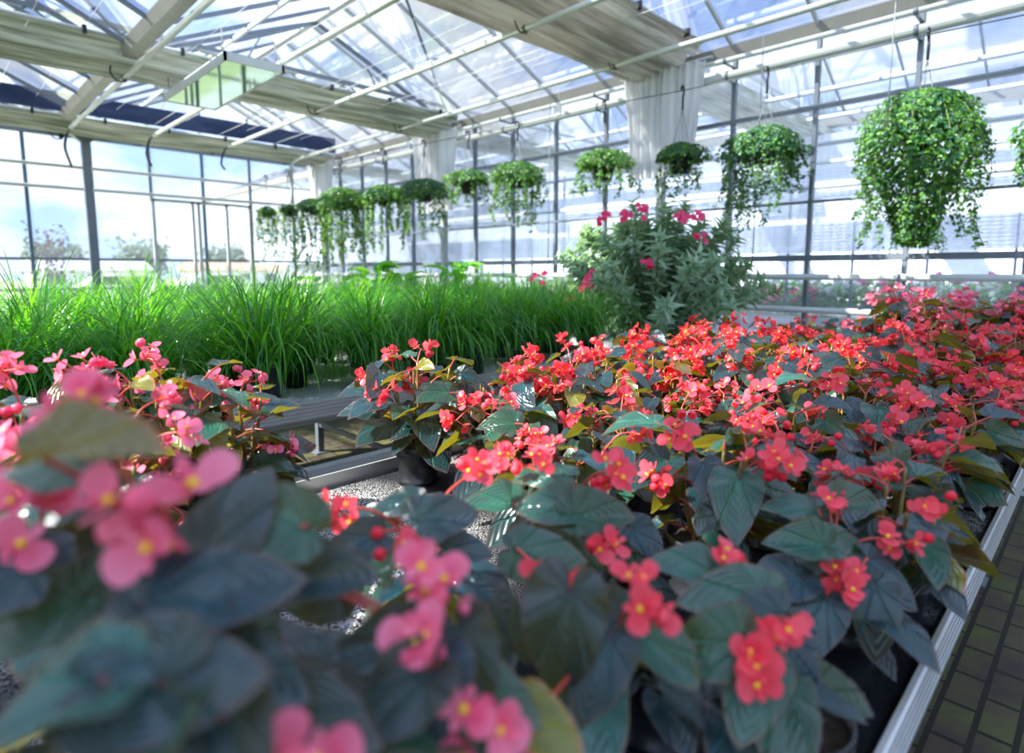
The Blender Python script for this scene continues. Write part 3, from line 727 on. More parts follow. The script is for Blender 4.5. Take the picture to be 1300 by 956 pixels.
# ---- hand placed foreground begonias
def unp(px,py,depth):
    """a place in the greenhouse seen in the direction (px,py) at that distance along the view"""
    u=(px-650)/F_PX; v=(433-py)/F_PX
    fh=math.cos(PITCH)+v*math.sin(PITCH); up=v*math.cos(PITCH)-math.sin(PITCH)
    return CAM+depth*np.array([fh*math.sin(YAW)+u*math.cos(YAW),fh*math.cos(YAW)-u*math.sin(YAW),up])
VIEW=np.array([math.sin(YAW)*math.cos(PITCH),math.cos(YAW)*math.cos(PITCH),-math.sin(PITCH)])
RIGHT=np.array([math.cos(YAW),-math.sin(YAW),0]); UPV=np.cross(RIGHT,VIEW)
def custom(base,label,leaves,cl,colour,seed,group=None,extra=0,h=.42):
    """plant rooted at base (x,y): leaves=[(px,py,depth,size,dir2d,tilt,mat)], cl=[(px,py,depth,n,size)]"""
    r=np.random.default_rng(seed); B=np.array([base[0],base[1],BZ]); st=MB(); fo=MB(); soil=B+np.array([0,0,.115])
    t=empty('potted_begonia',tuple(B),label=label,cat='begonia',group=group); child('pot',POTM,t); child('soil',SOILM,t)
    cen=None; pts=[unp(*l[:3]) for l in leaves]+[unp(*c[:3]) for c in cl]; cen=np.mean(pts,0); top=np.array([cen[0]*.75+B[0]*.25,cen[1]*.75+B[1]*.25,cen[2]-.05])
    stems=[]
    for s in range(3):
        o=r.normal(size=3)*.02; tp=top+o-B; C=arc([soil-B+o*.3,(soil+top)/2-B+r.normal(size=3)*.015,tp],6); st.tube(C,np.linspace(.007,.0045,len(C)),6); stems.append(np.array(C))
    allC=np.concatenate([c[len(c)//3:] for c in stems])
    for (px,py,dp,size,ang,tilt,m) in leaves:
        P=unp(px,py,dp)-B; q=allC[np.argmin(np.linalg.norm(allC-P+np.array([0,0,.05]),axis=1))]
        a=math.radians(ang); d2=RIGHT*math.cos(a)+UPV*math.sin(a)     # where the tip points, as seen on the picture
        n=norm(np.array([0,0,1.])*(1-tilt)+(-VIEW)*tilt+r.normal(size=3)*.08); d=norm(d2-n*np.dot(d2,n))
        att=P-d*size*.35
        st.tube(arc([q,(q+att)/2+np.array([0,0,.012]),att],4),.0026,5,1,cap=False)
        size*=.76 if dp<.8 else .86; fo.many(BLEAFH[int(r.integers(4))],frames([d],[n],[size]),np.array([att]),m)
    child('stems',st.mesh('stems',[STEM,PED]),t)
    # lower leaves filling the plant beneath
    for k in range(extra+5):
        la=r.uniform(0,6.28); q=allC[int(r.integers(len(allC)))]; P=q+np.array([math.cos(la),math.sin(la),-.3])*r.uniform(.03,.07)
        d=np.array([math.cos(la),math.sin(la),r.uniform(-.5,.1)]); fo.many(BLEAF[k%4],frames([d],[norm(np.array([0,0,1])+r.normal(size=3)*.3)],[r.uniform(.07,.11)]),np.array([P]),int(r.choice(3,p=(.6,.3,.1))))
    child('foliage',fo.mesh('foliage',[LEAF,LEAF2,LEAF3]),t)
    for (px,py,dp,n,size) in cl:
        P=unp(px,py,dp)-B; q=allC[np.argmin(np.linalg.norm(allC-P,axis=1))]; b=MB(); sm=MB()
        cluster(b,q,P,r,size,n+1,faceto=-VIEW+np.array([0,0,.3]),spread=size*.55,stam=sm); o=child('flower_cluster',b.mesh('flower_cluster',FLM[colour]),t); child('stamens',sm.mesh('stamens',[YELLOW]),o)
    return t
exec_fg=True
L=0;Gm=1;O=2
custom((.26,.66),'pink begonia in the very front on the left, with the largest blurred blossoms',
  [(55,580,.50,.10,175,.35,Gm),(135,575,.42,.12,15,.25,O),(290,655,.52,.11,60,.75,L),(345,640,.55,.12,150,.7,Gm),(180,770,.42,.12,200,.45,L),(260,740,.42,.12,30,.35,L),(60,630,.6,.10,190,.5,L)],
  [(212,648,.43,5,.062),(110,520,.50,5,.046)],'pink',41,'foreground begonias',6)
custom((.08,.72),'pink begonia at the left edge, half cut by the photo border',
  [(40,660,.6,.11,160,.4,Gm),(30,790,.5,.12,230,.4,Gm),(110,700,.6,.11,250,.4,L),(90,830,.45,.12,180,.4,Gm),(-30,720,.5,.12,180,.4,L)],
  [(50,640,.55,6,.05),(10,590,.75,5,.05),(30,560,.95,5,.05),(-20,700,.5,4,.05)],'pink',42,'foreground begonias',8)
custom((.30,.42),'begonia at the lower left whose big leaf tops the bottom edge',
  [(215,850,.34,.11,10,.5,L),(120,880,.34,.11,190,.5,L),(330,870,.40,.11,-20,.4,L),(260,790,.42,.11,40,.45,L),(60,900,.34,.12,200,.3,Gm),(420,930,.40,.11,-20,.5,L),(160,960,.33,.1,250,.5,Gm),(300,960,.36,.11,-60,.5,L)],
  [(350,990,.36,3,.05)],'pink',43,'foreground begonias',4)
custom((.52,.50),'pink begonia low in the centre left with pale pink flowers against dark leaves',
  [(430,735,.55,.11,5,.5,L),(380,740,.58,.11,170,.5,L),(470,820,.52,.10,200,.5,L),(600,850,.52,.10,-70,.6,L),(540,905,.48,.11,-100,.5,L),(640,900,.52,.11,-30,.5,Gm),(490,900,.46,.11,230,.5,L)],
  [(545,735,.56,6,.050),(545,825,.50,5,.052),(600,935,.48,4,.05)],'pink',44,'foreground begonias',6)
custom((.62,.78),'coral begonia by the bare strip of bench, in front of the aisle rail',
  [(455,700,.78,.10,120,.6,Gm),(500,640,.95,.10,190,.3,L),(560,650,.85,.10,30,.4,L),(470,650,.95,.09,160,.2,L),(440,690,.72,.1,200,.5,L),(590,700,.85,.10,0,.4,L)],
  [(430,645,.82,4,.048),(500,695,.72,2,.045),(600,600,1.0,5,.048)],'coral',45,'foreground begonias',8)
custom((.78,.46),'coral begonia low in the centre with an upright round leaf',
  [(645,780,.68,.10,100,.85,L),(720,810,.62,.13,265,.8,L),(690,700,.85,.11,-10,.5,Gm),(800,790,.72,.10,-15,.5,L),(760,860,.62,.11,250,.6,L),(850,840,.68,.12,-50,.6,Gm)],
  [(700,745,.68,4,.046),(815,760,.66,5,.048),(650,960,.55,3,.05)],'coral',46,'foreground begonias',7)
custom((.94,.66),'coral begonia in the centre with broad flat green leaves',
  [(690,640,.98,.13,175,.55,Gm),(765,655,.95,.13,0,.6,Gm),(740,695,.98,.12,-60,.6,Gm),(620,640,1.05,.12,190,.4,Gm),(820,690,1.05,.10,-60,.4,L),(690,600,1.05,.10,150,.3,Gm)],
  [(680,590,1.05,5,.048),(780,600,1.0,6,.05),(770,700,.92,4,.048),(640,590,1.1,5,.05)],'coral',47,'foreground begonias',8)
custom((.79,.27),'coral begonia at the bottom right of centre with drooping flowers over a dark gap',
  [(930,760,.78,.13,170,.5,Gm),(960,800,.74,.12,-150,.5,L),(900,830,.70,.12,200,.6,Gm),(880,720,.85,.10,150,.5,Gm),(1010,850,.78,.12,-80,.5,L),(960,880,.68,.12,250,.5,Gm)],
  [(915,715,.85,4,.048),(985,800,.72,5,.05),(960,840,.70,5,.05)],'coral',48,'foreground begonias',6)

t=empty('plant_tag',(1.62,.78,BZ+.10),label='yellow plastic plant tag stuck among the begonias right of centre',cat='tag')
t.rotation_euler=(.35,.5,.6)
b=MB(); b.extrude([(-.004,-.03),(.004,-.03),(.006,.06),(.012,.07),(.012,.16),(-.012,.16),(-.012,.07),(-.006,.06)],-.0006,.0006,0); b.obj('tag_card',simple('yellow_tag',(.85,.62,.02),.4,0,.05),t)
custom((1.09,.31),'coral begonia beside the bench edge rail with one full flower cluster in its middle',
  [(1010,690,.98,.12,170,.5,Gm),(1060,690,1.0,.13,-5,.5,Gm),(1115,775,.92,.11,265,.7,L),(1130,730,.98,.11,-60,.5,L),(990,740,.95,.11,200,.4,L),(1040,790,.9,.11,250,.5,L),(1090,640,1.08,.11,10,.4,Gm),(1010,640,1.1,.11,150,.4,Gm)],
  [(1075,738,.94,6,.050),(1052,640,1.08,5,.050),(1150,690,1.02,4,.048)],'coral',49,'foreground begonias',5)
# ------------------------------------------------------------------ grasses
def blade_T(n=7,bend=1.0):
    v=[];uv=[];f=[]
    for k in range(n+1):
        t=k/n; w=.5*(1-t)**.6*(1 if t>.08 else .6)
        a=bend*t*t*1.9
        # arc with growing bend
        y=0
        v.append((-w,0,0)); v.append((w,0,0)); uv+= [(0,t),(1,t)]
    # integrate centreline
    c=[np.zeros(2)]; 
    for k in range(n):
        t=(k+.5)/n; th=bend*(t**1.7)*2.1; c.append(c[-1]+np.array([math.sin(th),math.cos(th)])/n)
    v=np.array(v)
    for k in range(n+1):
        for j in (0,1):
            x=v[2*k+j,0]; v[2*k+j]=(x*.0125,c[k][0],c[k][1]); 
    f=[(2*k,2*k+1,2*k+3,2*k+2) for k in range(n)]
    return v,f,np.array(uv)
BLD=[blade_T(9,b) for b in (.3,.75,1.2,1.7)]
def grass_mesh(seed,n,h,spread,mats=(0,1)):
    r=np.random.default_rng(seed); b=MB()
    for ty in range(4):
        k=n//4; a=r.uniform(0,2*PI,k); lean=r.uniform(0,.8,k)
        d=np.stack([np.cos(a),np.sin(a),np.zeros(k)],1); up=norm(np.stack([np.cos(a)*lean,np.sin(a)*lean,np.ones(k)],1))
        sd=np.cross(d,up); sd=norm(sd); d2=np.cross(up,sd)
        s=h*r.uniform(.45,1.25,k)*(.82,.95,1.12,1.2)[ty]
        R=np.stack([sd*(.9/s[:,None])*1.0,d2,up],-1)*s[:,None,None]
        # keep blade width independent of its length
        rr=spread*np.sqrt(r.uniform(0,1,k)); a2=r.uniform(0,2*PI,k); O_=np.stack([rr*np.cos(a2),rr*np.sin(a2),np.full(k,.12)],1)
        h2=k//2
        b.many(BLD[ty],R[:h2],O_[:h2],0); b.many(BLD[ty],R[h2:],O_[h2:],1)
    return b.mesh('blades',[GRASS,GRASSD])
GR=[grass_mesh(500+i,(460,400,500,440)[i],(.70,.75,.67,.79)[i],.085) for i in range(4)]
GPOT=MB(); GPOT.lathe([(.0,.004),(.06,.0),(.066,.0),(.085,.19),(.092,.195),(.093,.22),(.085,.22),(.082,.20)],n=20); GPOT=GPOT.mesh('pot',[BLACK])
GSOIL=MB(); GSOIL.add(np.concatenate([[(0,0,.20)],np.stack([.083*np.cos(_a),.083*np.sin(_a),np.full(20,.198)],1)]),[(0,1+i,1+(i+1)%20) for i in range(20)]); GSOIL=GSOIL.mesh('soil',[SOIL])
r=np.random.default_rng(21)
def grass(x,y,i,s,label,group):
    t=empty('potted_grass',(x,y,BZ),label=label,cat='grass plant',group=group); t.rotation_euler.z=r.uniform(0,6.28); t.scale=(s,s,s)
    child('pot',GPOT,t); child('soil',GSOIL,t); child('blades',GR[i%4],t)
grow=[(3.22,'front row of the near grass bench',(.18,.62,1.28,1.92,2.4,2.85,3.3,3.7,4.1)),(3.62,'second row of the near grass bench',(.05,.40,.80,1.25,1.7,2.15,2.6,3.05,3.5,3.95)),(4.05,'third row of the near grass bench',(.1,.55,1.0,1.45,1.9,2.35,2.8,3.25,3.7,4.15)),(4.45,'rear row of the near grass bench',(.3,.8,1.3,1.8,2.3,2.8,3.3,3.6,4.1))]
for (y,rn,xl) in grow:
    for k,x in enumerate(xl):
        grass(x+r.uniform(-.06,.06),y+r.uniform(-.06,.06),int(r.integers(4)),r.uniform(.92,1.06),f'green arching grass in a black pot, {ORD[k]} along the {rn}','potted grasses on the near bench')
for (y,rn,xl) in ((6.0,'front row of the rear bench',(1,1.6,2.2,2.8,3.4,4.0,4.6,5.2,5.8,6.4)),(6.9,'back row of the rear bench',(.9,1.6,2.3,3.0,3.7,5.1,6.2))):
    for k,x in enumerate(xl):
        grass(x+r.uniform(-.1,.1),y+r.uniform(-.1,.1),int(r.integers(4)),r.uniform(1.0,1.12),f'distant green grass in a pot, {ORD[k]} along the {rn}','potted grasses on the rear bench')
# broad leaved plants behind
CL=leaf_T([(0,1),(12,.75),(30,.42),(60,.26),(100,.22),(140,.16),(172,.05)],cup=.5,droop=.5,wave=.02)
for k,(x,y,s,lab) in enumerate(((4.35,7.1,1.0,'broad leaved green plant behind the grasses, under the far baskets'),(5.55,6.75,1.05,'broad leaved green plant behind the grasses, nearest the oleander'),(4.9,7.2,.9,'broad leaved green plant between its two taller neighbours'),(3.6,7.1,.8,'low dark broad leaved plant behind the grasses'))):
    t=empty('broadleaf_plant',(x,y,BZ),label=lab,cat='plant',group='broad leaved plants'); child('pot',GPOT,t)
    b=MB(); st=MB(); rr_=np.random.default_rng(60+k)
    for j in range(13):
        a=rr_.uniform(0,6.28); z=s*rr_.uniform(.35,.78); q=np.array([.14*math.cos(a),.14*math.sin(a),z]); st.tube(arc([(0,0,.15),(.04*math.cos(a),.04*math.sin(a),z*.6),q],4),.008,5)
        b.many(CL,frames([(math.cos(a),math.sin(a),rr_.uniform(.1,1.0))],[(-math.cos(a)*.5,-math.sin(a)*.5,1)],[.34*s]),np.array([q]),0)
    b.obj('foliage',CANNA,t); st.obj('stems',CANNA,t)

# ------------------------------------------------------------------ oleander
t=empty('oleander_shrub',(5.5,3.42,0),label='large oleander shrub with narrow grey green leaves and pink flowers by the glass wall',cat='shrub')
b=MB(); b.lathe([(0,.01),(.20,.0),(.26,.42),(.29,.43),(.29,.48),(.25,.48),(.245,.42)],n=28); b.obj('tub',simple('terracotta_tub',(.30,.14,.08),.7),t)
b=MB(); b.add(np.concatenate([[(0,0,.43)],np.stack([.245*np.cos(_a),.245*np.sin(_a),np.full(20,.42)],1)]),[(0,1+i,1+(i+1)%20) for i in range(20)]); b.obj('soil',SOIL,t)
OT=leaf_T([(0,1),(3,.8),(6,.5),(12,.28),(25,.15),(60,.07),(172,.03)],rings=2,nth=12,cup=.6,droop=.25,wave=.0)
rr_=np.random.default_rng(77); st=MB(); P=[];D=[];N=[];Sz=[]; tips=[]
for k in range(150):
    a=rr_.uniform(0,6.28); u=rr_.uniform(0,1)**.7; R_=1.22*u; ztop=.74+1.42*math.sqrt(max(0,1-(u*.93)**2))*rr_.uniform(.62,1.05)
    e=np.array([R_*math.cos(a),R_*math.sin(a),ztop]); C=np.array(arc([(.05*math.cos(a),.05*math.sin(a),.42),(R_*.38*math.cos(a),R_*.38*math.sin(a),.42+(ztop-.42)*.55),e],8)); st.tube(C,np.linspace(.010,.003,len(C)),5)
    tips.append(e)
    nn=len(C)
    for j in range(5,nn):
        q0=C[j]; tdir=norm(C[min(j+1,nn-1)]-C[j-1])
        for m in range(2):
          q=q0-tdir*.035*m
          for w3 in range(3):
            az=w3*2.094+j*1.05+m*.6+rr_.uniform(-.3,.3); s1=norm(np.cross(tdir,(.3,.5,.81))); s2=np.cross(tdir,s1)
            o=math.cos(az)*s1+math.sin(az)*s2; d=norm(tdir*rr_.uniform(.45,.95)+o); P.append(q);D.append(d);N.append(norm(tdir*1.0-o*.6+rr_.normal(size=3)*.15));Sz.append(rr_.uniform(.12,.18)*(.75 if j==nn-1 else 1))
st.obj('branches',WOOD,t)
b=MB(); b.many(OT,frames(np.array(D),np.array(N),np.array(Sz)),np.array(P)); b.obj('foliage',OLE,t)
o5=np.array([5.5,3.42,0])
def on(px,py,dep): return unp(px,py,dep)-o5
for (px,py,n) in ((770,277,3),(800,272,3),(815,268,3),(866,275,3),(884,276,3),(893,298,2),(825,335,4),(750,365,5),(724,382,5),(748,358,3),(683,354,2)):
    tgt=unp(px,py,5.6)-o5; bb=MB(); q=tips[int(np.argmin([np.linalg.norm(tp-tgt) for tp in tips]))]
    tg=tgt if np.linalg.norm(tgt-q)<.6 else q+(tgt-q)*.6
    bb.tube([q,tg],.004,5,1)
    for k in range(n*2):
        c=tg+rr_.normal(size=3)*.035
        for m in range(5):
            a=m*2*PI/5; nn=norm(-VIEW+rr_.normal(size=3)*.3+np.array([0,0,.4])); s1=norm(np.cross(nn,(0.2,.1,1))); s2=np.cross(nn,s1)
            dd=math.cos(a)*s1+math.sin(a)*s2; bb.many(PB,frames([norm(dd+nn*.3)],[nn],[.036]),np.array([c]),0)
    bb.obj('flower_cluster',[OLEP,WOOD],t)

# ------------------------------------------------------------------ hanging baskets
def ivy_T():
    an=[0,32,58,90,122,160,200,238,270,302,328]; rd=[1,.52,.78,.42,.62,.34,.34,.62,.42,.78,.52]
    v=[(0,.0,0)]+[(math.sin(math.radians(a))*q*.62,math.cos(math.radians(a))*q*.62,-.10*q+ (.08 if q<.6 else 0)) for a,q in zip(an,rd)]
    n=len(an); f=[(0,1+(i+1)%n,1+i) for i in range(n)]
    return np.array(v)*1.0,f,np.zeros((len(v),2))
IT=ivy_T()
def basket(px,py,label,R,top,nv,vl,hook_z,leaf=.055,dark=.4,ball=False,side=0,seed=0,ndome=None,pot_r=.15):
    """px,py = picture direction of the pot; R crown radius; nv,vl trailing vines and their length"""
    r=np.random.default_rng(seed)
    # basket row follows a wire slightly skew to the wall
    a=YAW+math.atan((px-650)/765.0)      # heading
    # x = 6.75-.047*(y-1.5)
    k=math.tan(a); y=(6.75+.047*1.5)/(k+.047); x=k*y
    dist=x*math.sin(YAW)+y*math.cos(YAW); z=CAM[2]+(345-py)/765.0*dist
    t=empty('hanging_basket',(x,y,z),label=label,cat='hanging basket',group='ivy baskets hung in a row along the glass wall')
    s=pot_r
    b=MB(); b.lathe([(0,-s*.75),(s*.66,-s*.75),(s*.72,-s*.70),(s*.98,s*.35),(s*1.04,s*.36),(s*1.05,s*.52),(s*.98,s*.52),(s*.95,s*.38)],n=24); b.obj('pot',BLACK,t)
    hz=hook_z-z; b=MB()
    for q in range(3):
        aa=q*2.094+.4; b.tube([(s*math.cos(aa),s*math.sin(aa),s*.5),(0,0,hz-.22)],.0035,4)
    hw=b.obj('hanger_wires',CABLE,t)
    b=MB(); b.tube(arc([(0,0,hz-.22),(0,0,hz-.08),(.035,.01,hz-.02),(.02,.01,hz+.05),(-.03,0,hz+.045),(-.045,0,hz)],5),.013,6); b.obj('hook',BLACK,hw)
    fo=MB(); n=ndome or int(900*(R/.45)**1.4)
    if ball:
        # dense round crown, narrowing to a hanging tail
        u=r.uniform(0,1,n); ph=r.uniform(0,2*PI,n); zz=top-(top+vl)*u**1.25
        hh=(top-zz)/(top+vl); prof=np.where(hh<.42,np.sqrt(np.clip(1-((.42-hh)/.42)**2,0,1)),(1-.80*np.clip((hh-.42)/.58,0,1)**.75))*R
        rad=prof*(.45+.58*r.uniform(0,1,n)**.45)*(1+.12*np.sin(ph*2+zz*3+2)+.09*np.sin(ph*5-zz*8)+.05*np.sin(ph*9+zz*14)); pr=np.stack([rad*np.cos(ph),rad*np.sin(ph),zz],1)
        slope=np.clip(1.2-hh*2.4,-.2,1)[:,None]; nrm=norm(np.stack([np.cos(ph),np.sin(ph),np.zeros(n)],1)+np.array([0,0,1.])*slope+r.normal(size=(n,3))*.35)
        keep=(hh<.6)|(r.uniform(0,1,n)<.65); pr,nrm,ph=pr[keep],nrm[keep],ph[keep]; n=len(pr)
    else:
        ph=r.uniform(0,2*PI,n); cz=r.uniform(.18 if seed in (4,5,7) else -.25,1,n); sz=np.sqrt(np.clip(1-cz*cz,0,1)); rad=R*(.45+.57*r.uniform(0,1,n)**.5)*(1+.16*np.sin(ph*3+seed)+.1*np.sin(ph*5+2*seed))
        pr=np.stack([sz*rad*np.cos(ph),sz*rad*np.sin(ph),cz*(top)*.92+s*.2],1); nrm=norm(np.stack([sz*np.cos(ph),sz*np.sin(ph),np.maximum(cz,.1)+.4],1)+r.normal(size=(n,3))*.35)
    d=norm(np.stack([np.cos(ph)*.6,np.sin(ph)*.6,np.full(n,-.9)],1)+r.normal(size=(n,3))*.5)
    sc1=leaf*r.uniform(.7,1.35,n); k=r.uniform(0,1,n)<dark
    F_=frames(d,nrm,sc1); fo.many(IT,F_[k],pr[k],1,False); fo.many(IT,F_[~k],pr[~k],0,False)
    # a few runners linking crown to soil
    for q in range(10):
        aa=q*.63; fo.tube(arc([(s*.5*math.cos(aa),s*.5*math.sin(aa),s*.4),(R*.5*math.cos(aa),R*.5*math.sin(aa),top*.7),(R*.85*math.cos(aa),R*.85*math.sin(aa),top*.1)],4),.004,4,2,cap=False)
    fo.obj('foliage',[IVY,IVYD,VSTEM],t)
    for q in range(nv):
        aa=2*PI*(q+r.uniform(-.3,.3))/nv; ln=vl*r.uniform(.45,1.05); r1=R*r.uniform(.55,1.05)
        if side: ln*=.68+.34*math.cos(aa-side)
        ex=np.array([math.cos(aa),math.sin(aa)]); p0=np.array([*(ex*s*.9),s*.5]); p1=np.array([*(ex*r1*.8),top*.3]); p2=np.array([*(ex*r1*1.04),-ln*.3]); p3=np.array([*(ex*r1*(1.0+.15*r.normal())),-ln*.7]); p4=p3+np.array([r.normal()*.05,r.normal()*.05,-ln*.3])
        if ball: p4[:2]+=ex*.06
        C=np.array(arc([p0,p1,p2,p3,p4],9)); v=MB(); v.tube(C,.0025,4,2,cap=False)
        L_=np.linalg.norm(np.diff(C,axis=0),axis=1).sum(); m=int(L_/.0095); ti=np.sort(r.uniform(.08,1,m)); idx=ti*(len(C)-1); i0=np.clip(idx.astype(int),0,len(C)-2); fr=(idx-i0)[:,None]; pc=C[i0]*(1-fr)+C[i0+1]*fr
        az=r.uniform(0,2*PI,m); o=np.stack([np.cos(az),np.sin(az),np.full(m,-.3)],1); pc=pc+o*.032*r.uniform(.3,1.4,m)[:,None]
        F_=frames(norm(o+np.array([0,0,-.7])+r.normal(size=(m,3))*.3),norm(o+np.array([ex[0]*.6,ex[1]*.6,.7])+r.normal(size=(m,3))*.3),leaf*r.uniform(.7,1.3,m)*(1-.30*ti))
        k=r.uniform(0,1,m)<dark*.7; v.many(IT,F_[k],pc[k],1,False); v.many(IT,F_[~k],pc[~k],0,False); v.obj('trailing_vine',[IVY,IVYD,VSTEM],t)
    return (x,y,hook_z)
hk=[]
hk.append(basket(1345,185,'ivy basket cut off by the right photo edge, only a few sprigs showing',.40,.3,10,.3,3.60,seed=1))
hk.append(basket(1157,190,'largest round ivy basket at the right, a dense ball with a long tail',.56,.50,30,.92,3.62,ball=True,seed=2,ndome=7000,dark=.42,leaf=.050))
hk.append(basket(963,200,'dark ivy basket with the longest leafy curtain, right of the nearest curtain',.42,.28,44,1.0,3.60,seed=3,dark=.75,ndome=2200,side=2.4,leaf=.048))
hk.append(basket(860,213,'ivy basket with a bare black pot showing, hanging before the nearest curtain',.34,.24,12,.40,3.60,seed=4,dark=.45,ndome=800,leaf=.052))
hk.append(basket(764,222,'ivy basket with its black pot showing and two arching arms, over the oleander edge',.42,.28,14,.32,3.63,seed=5,dark=.25,ndome=900,leaf=.054))
hk.append(basket(657,232,'ivy basket with drooping vines midway along the row',.40,.26,24,.72,3.62,seed=6,dark=.35,ndome=1200))
hk.append(basket(596,240,'small pale ivy basket just left of the midway one',.38,.26,12,.30,3.64,seed=7,dark=.4,ndome=1000))
hk.append(basket(541,250,'domed dark ivy basket with two side strands, seventh counting from the far end',.46,.26,14,.75,3.66,seed=8,dark=.6,ndome=1600))
hk.append(basket(490,256,'ivy basket with one long central strand beside the domed dark one',.42,.26,16,.95,3.68,seed=9,leaf=.068,dark=.4,ndome=1300))
hk.append(basket(437,262,'bushy bright ivy basket with a thick hanging beard, left of the strand basket',.48,.34,24,1.15,3.70,seed=10,leaf=.068,dark=.3,ndome=2000))
hk.append(basket(402,268,'ivy basket near the far corner, third from the end wall',.36,.22,18,1.25,3.70,seed=11,leaf=.068,dark=.6,ndome=800))
hk.append(basket(370,270,'small ivy basket with thin strands, second from the end wall',.24,.14,12,1.25,3.70,seed=12,leaf=.068,dark=.6,ndome=150))
hk.append(basket(343,272,'small ivy basket with thin strands, nearest the end wall',.24,.14,12,1.25,3.70,seed=13,leaf=.068,dark=.6,ndome=150))
b=MB(); b.tube([(hk[0][0],-2,3.6),*[(q[0]-.01,q[1],q[2]) for q in hk],(6.1,14.5,3.7)],.007,6); tag(b.obj('basket_wire',CABLE),'thin taut wire carrying the row of ivy baskets','wire')

# ------------------------------------------------------------------ neighbouring greenhouse beyond the side glass
ng=empty('trim_1',(0,0,0),**S)
b=MB(); b.box((XW+.3,-14,-.1),(24,26,-.02)); tag(b.obj('path',simple('neighbour_floor',(.42,.42,.46),.7,0,.15,.6)),**S)
for y in (-5.1,-.3,4.5,9.3,14.1):
    for x in (12.6,17.8):
        b=MB(); b.box((x-.08,y-.08,0),(x+.08,y+.08,4.3)); b.obj('column',WHITE_STEEL,ng)
    b=MB(); b.beam((7.9,y,4.2),(23,y,4.2),.07,.08); b.beam((7.9,y,4.6),(23,y,4.6),.06,.06)
    for k in range(20): b.beam((7.9+k*.75,y,4.2 if k%2 else 4.6),(7.9+(k+1)*.75,y,4.6 if k%2 else 4.2),.025,.025)
    b.obj('girder',WHITE_STEEL,ng)
    b=MB(); b.box((7.9,y-.45,4.0),(23,y+.45,4.15)); b.obj('screen_bundle',FABG,ng)
for x in (8.35,12.6,17.8):
    b=MB(); b.box((x-.15,-14,4.2),(x+.15,26,4.32)); b.obj('gutter',GUTTER,ng)
for z in (3.85,3.1,2.5):
    for x in (9.4,11.2,14.5): b=MB(); b.tube([(x,-14,z+.02*x),(x,26,z+.02*x)],.035,8); b.obj('pipe',PIPE,ng)
for k in range(34):
    b=MB(); b.beam((9.55,-9+k*.9,0.0),(9.55,-9+k*.9,3.4),.03,.03); b.obj('upright',POST_GREY,ng)
b=MB(); b.box((9.5,-13,1.75),(9.504,24,2.95)); tag(b.obj('woven_screen',SHEER),'white woven screen hanging lengthwise in the neighbouring greenhouse','shade screen')
b=MB(); b.box((12.2,-13,3.2),(12.204,24,4.0)); tag(b.obj('woven_screen',SHEER),'upper white woven screen farther inside the neighbouring greenhouse','shade screen')
b=MB(); b.box((21.9,-14,0),(22,26,4.4)); b.obj('far_wall',simple('milky_cladding',(.8,.84,.92),.6),ng)
for (xa,za,xb,zb) in ((8.35,4.3,10.5,5.4),(12.6,4.3,10.5,5.4),(12.6,4.3,15.2,5.4),(17.8,4.3,15.2,5.4)):
    b=MB(); b.add([(xa,-14,za),(xa,26,za),(xb,26,zb),(xb,-14,zb)],[(0,1,2,3)],smooth=False); b.obj('roof_glass',G_ROOF,ng)
    b=MB()
    for k in range(36): b.beam((xa,-13+k*1.05,za),(xb,-13+k*1.05,zb),.03,.04)
    b.obj('glazing_bars',POST_GREY,ng)
# flowering plants on the neighbour's bench
t=empty('growing_bench',(10.4,3,0),label='pale cloth sided bench of bedding plants in the neighbouring greenhouse',cat='bench')
b=MB(); b.box((-.9,-12,.76),(.9,12,.80)); b.obj('bench_top',ALU,t)
b=MB(); b.box((-.9,-12,.02),(-.88,12,.76)); b.obj('side_cloth',simple('side_cloth',(.55,.56,.62),.8),t)
for y in (-11.5,-6,0,6,11.5): b=MB(); b.box((-.8,y-.04,0),(.8,y+.04,.76)); b.obj('leg',POST_GREY,t)
def bedding(seed,mats,h):
    r=np.random.default_rng(seed); b=MB(); fl=MB(); n=240
    a=r.uniform(0,6.28,n); u=np.sqrt(r.uniform(0,1,n))*.26; z=r.uniform(.05,h,n); P=np.stack([u*np.cos(a),u*np.sin(a),z],1)
    d=norm(np.stack([np.cos(a),np.sin(a),r.uniform(-.2,1.2,n)],1)); nn=norm(r.normal(size=(n,3))*.5+np.array([0,0,1])); b.many(CL,frames(d,nn,r.uniform(.07,.13,n)),P)
    m=46; a=r.uniform(0,6.28,m); u=np.sqrt(r.uniform(0,1,m))*.28; P=np.stack([u*np.cos(a),u*np.sin(a),h*r.uniform(.75,1.2,m)],1); P[:,2]-=.3*u
    for q in P: fl.many(BL,frames([r.normal(size=3)],[(0,0,1)],[r.uniform(.03,.055)]),np.array([q])); fl.many(BL,frames([r.normal(size=3)],[(0,0,-1)],[.02]),np.array([q]))
    return b.mesh('foliage',[CANNA]),fl.mesh('blossoms',[mats])
PKF=simple('pale_pink_blossom',(.85,.16,.42),.6,0,.1); RDF=simple('red_pink_blossom',(.75,.07,.13),.6,0,.1); WHF=simple('white_blossom',(.9,.9,.85),.6,0,.05)
BD=[bedding(900,PKF,.5),bedding(901,RDF,.36),bedding(902,WHF,.48),bedding(903,PKF,.55)]
r=np.random.default_rng(31)
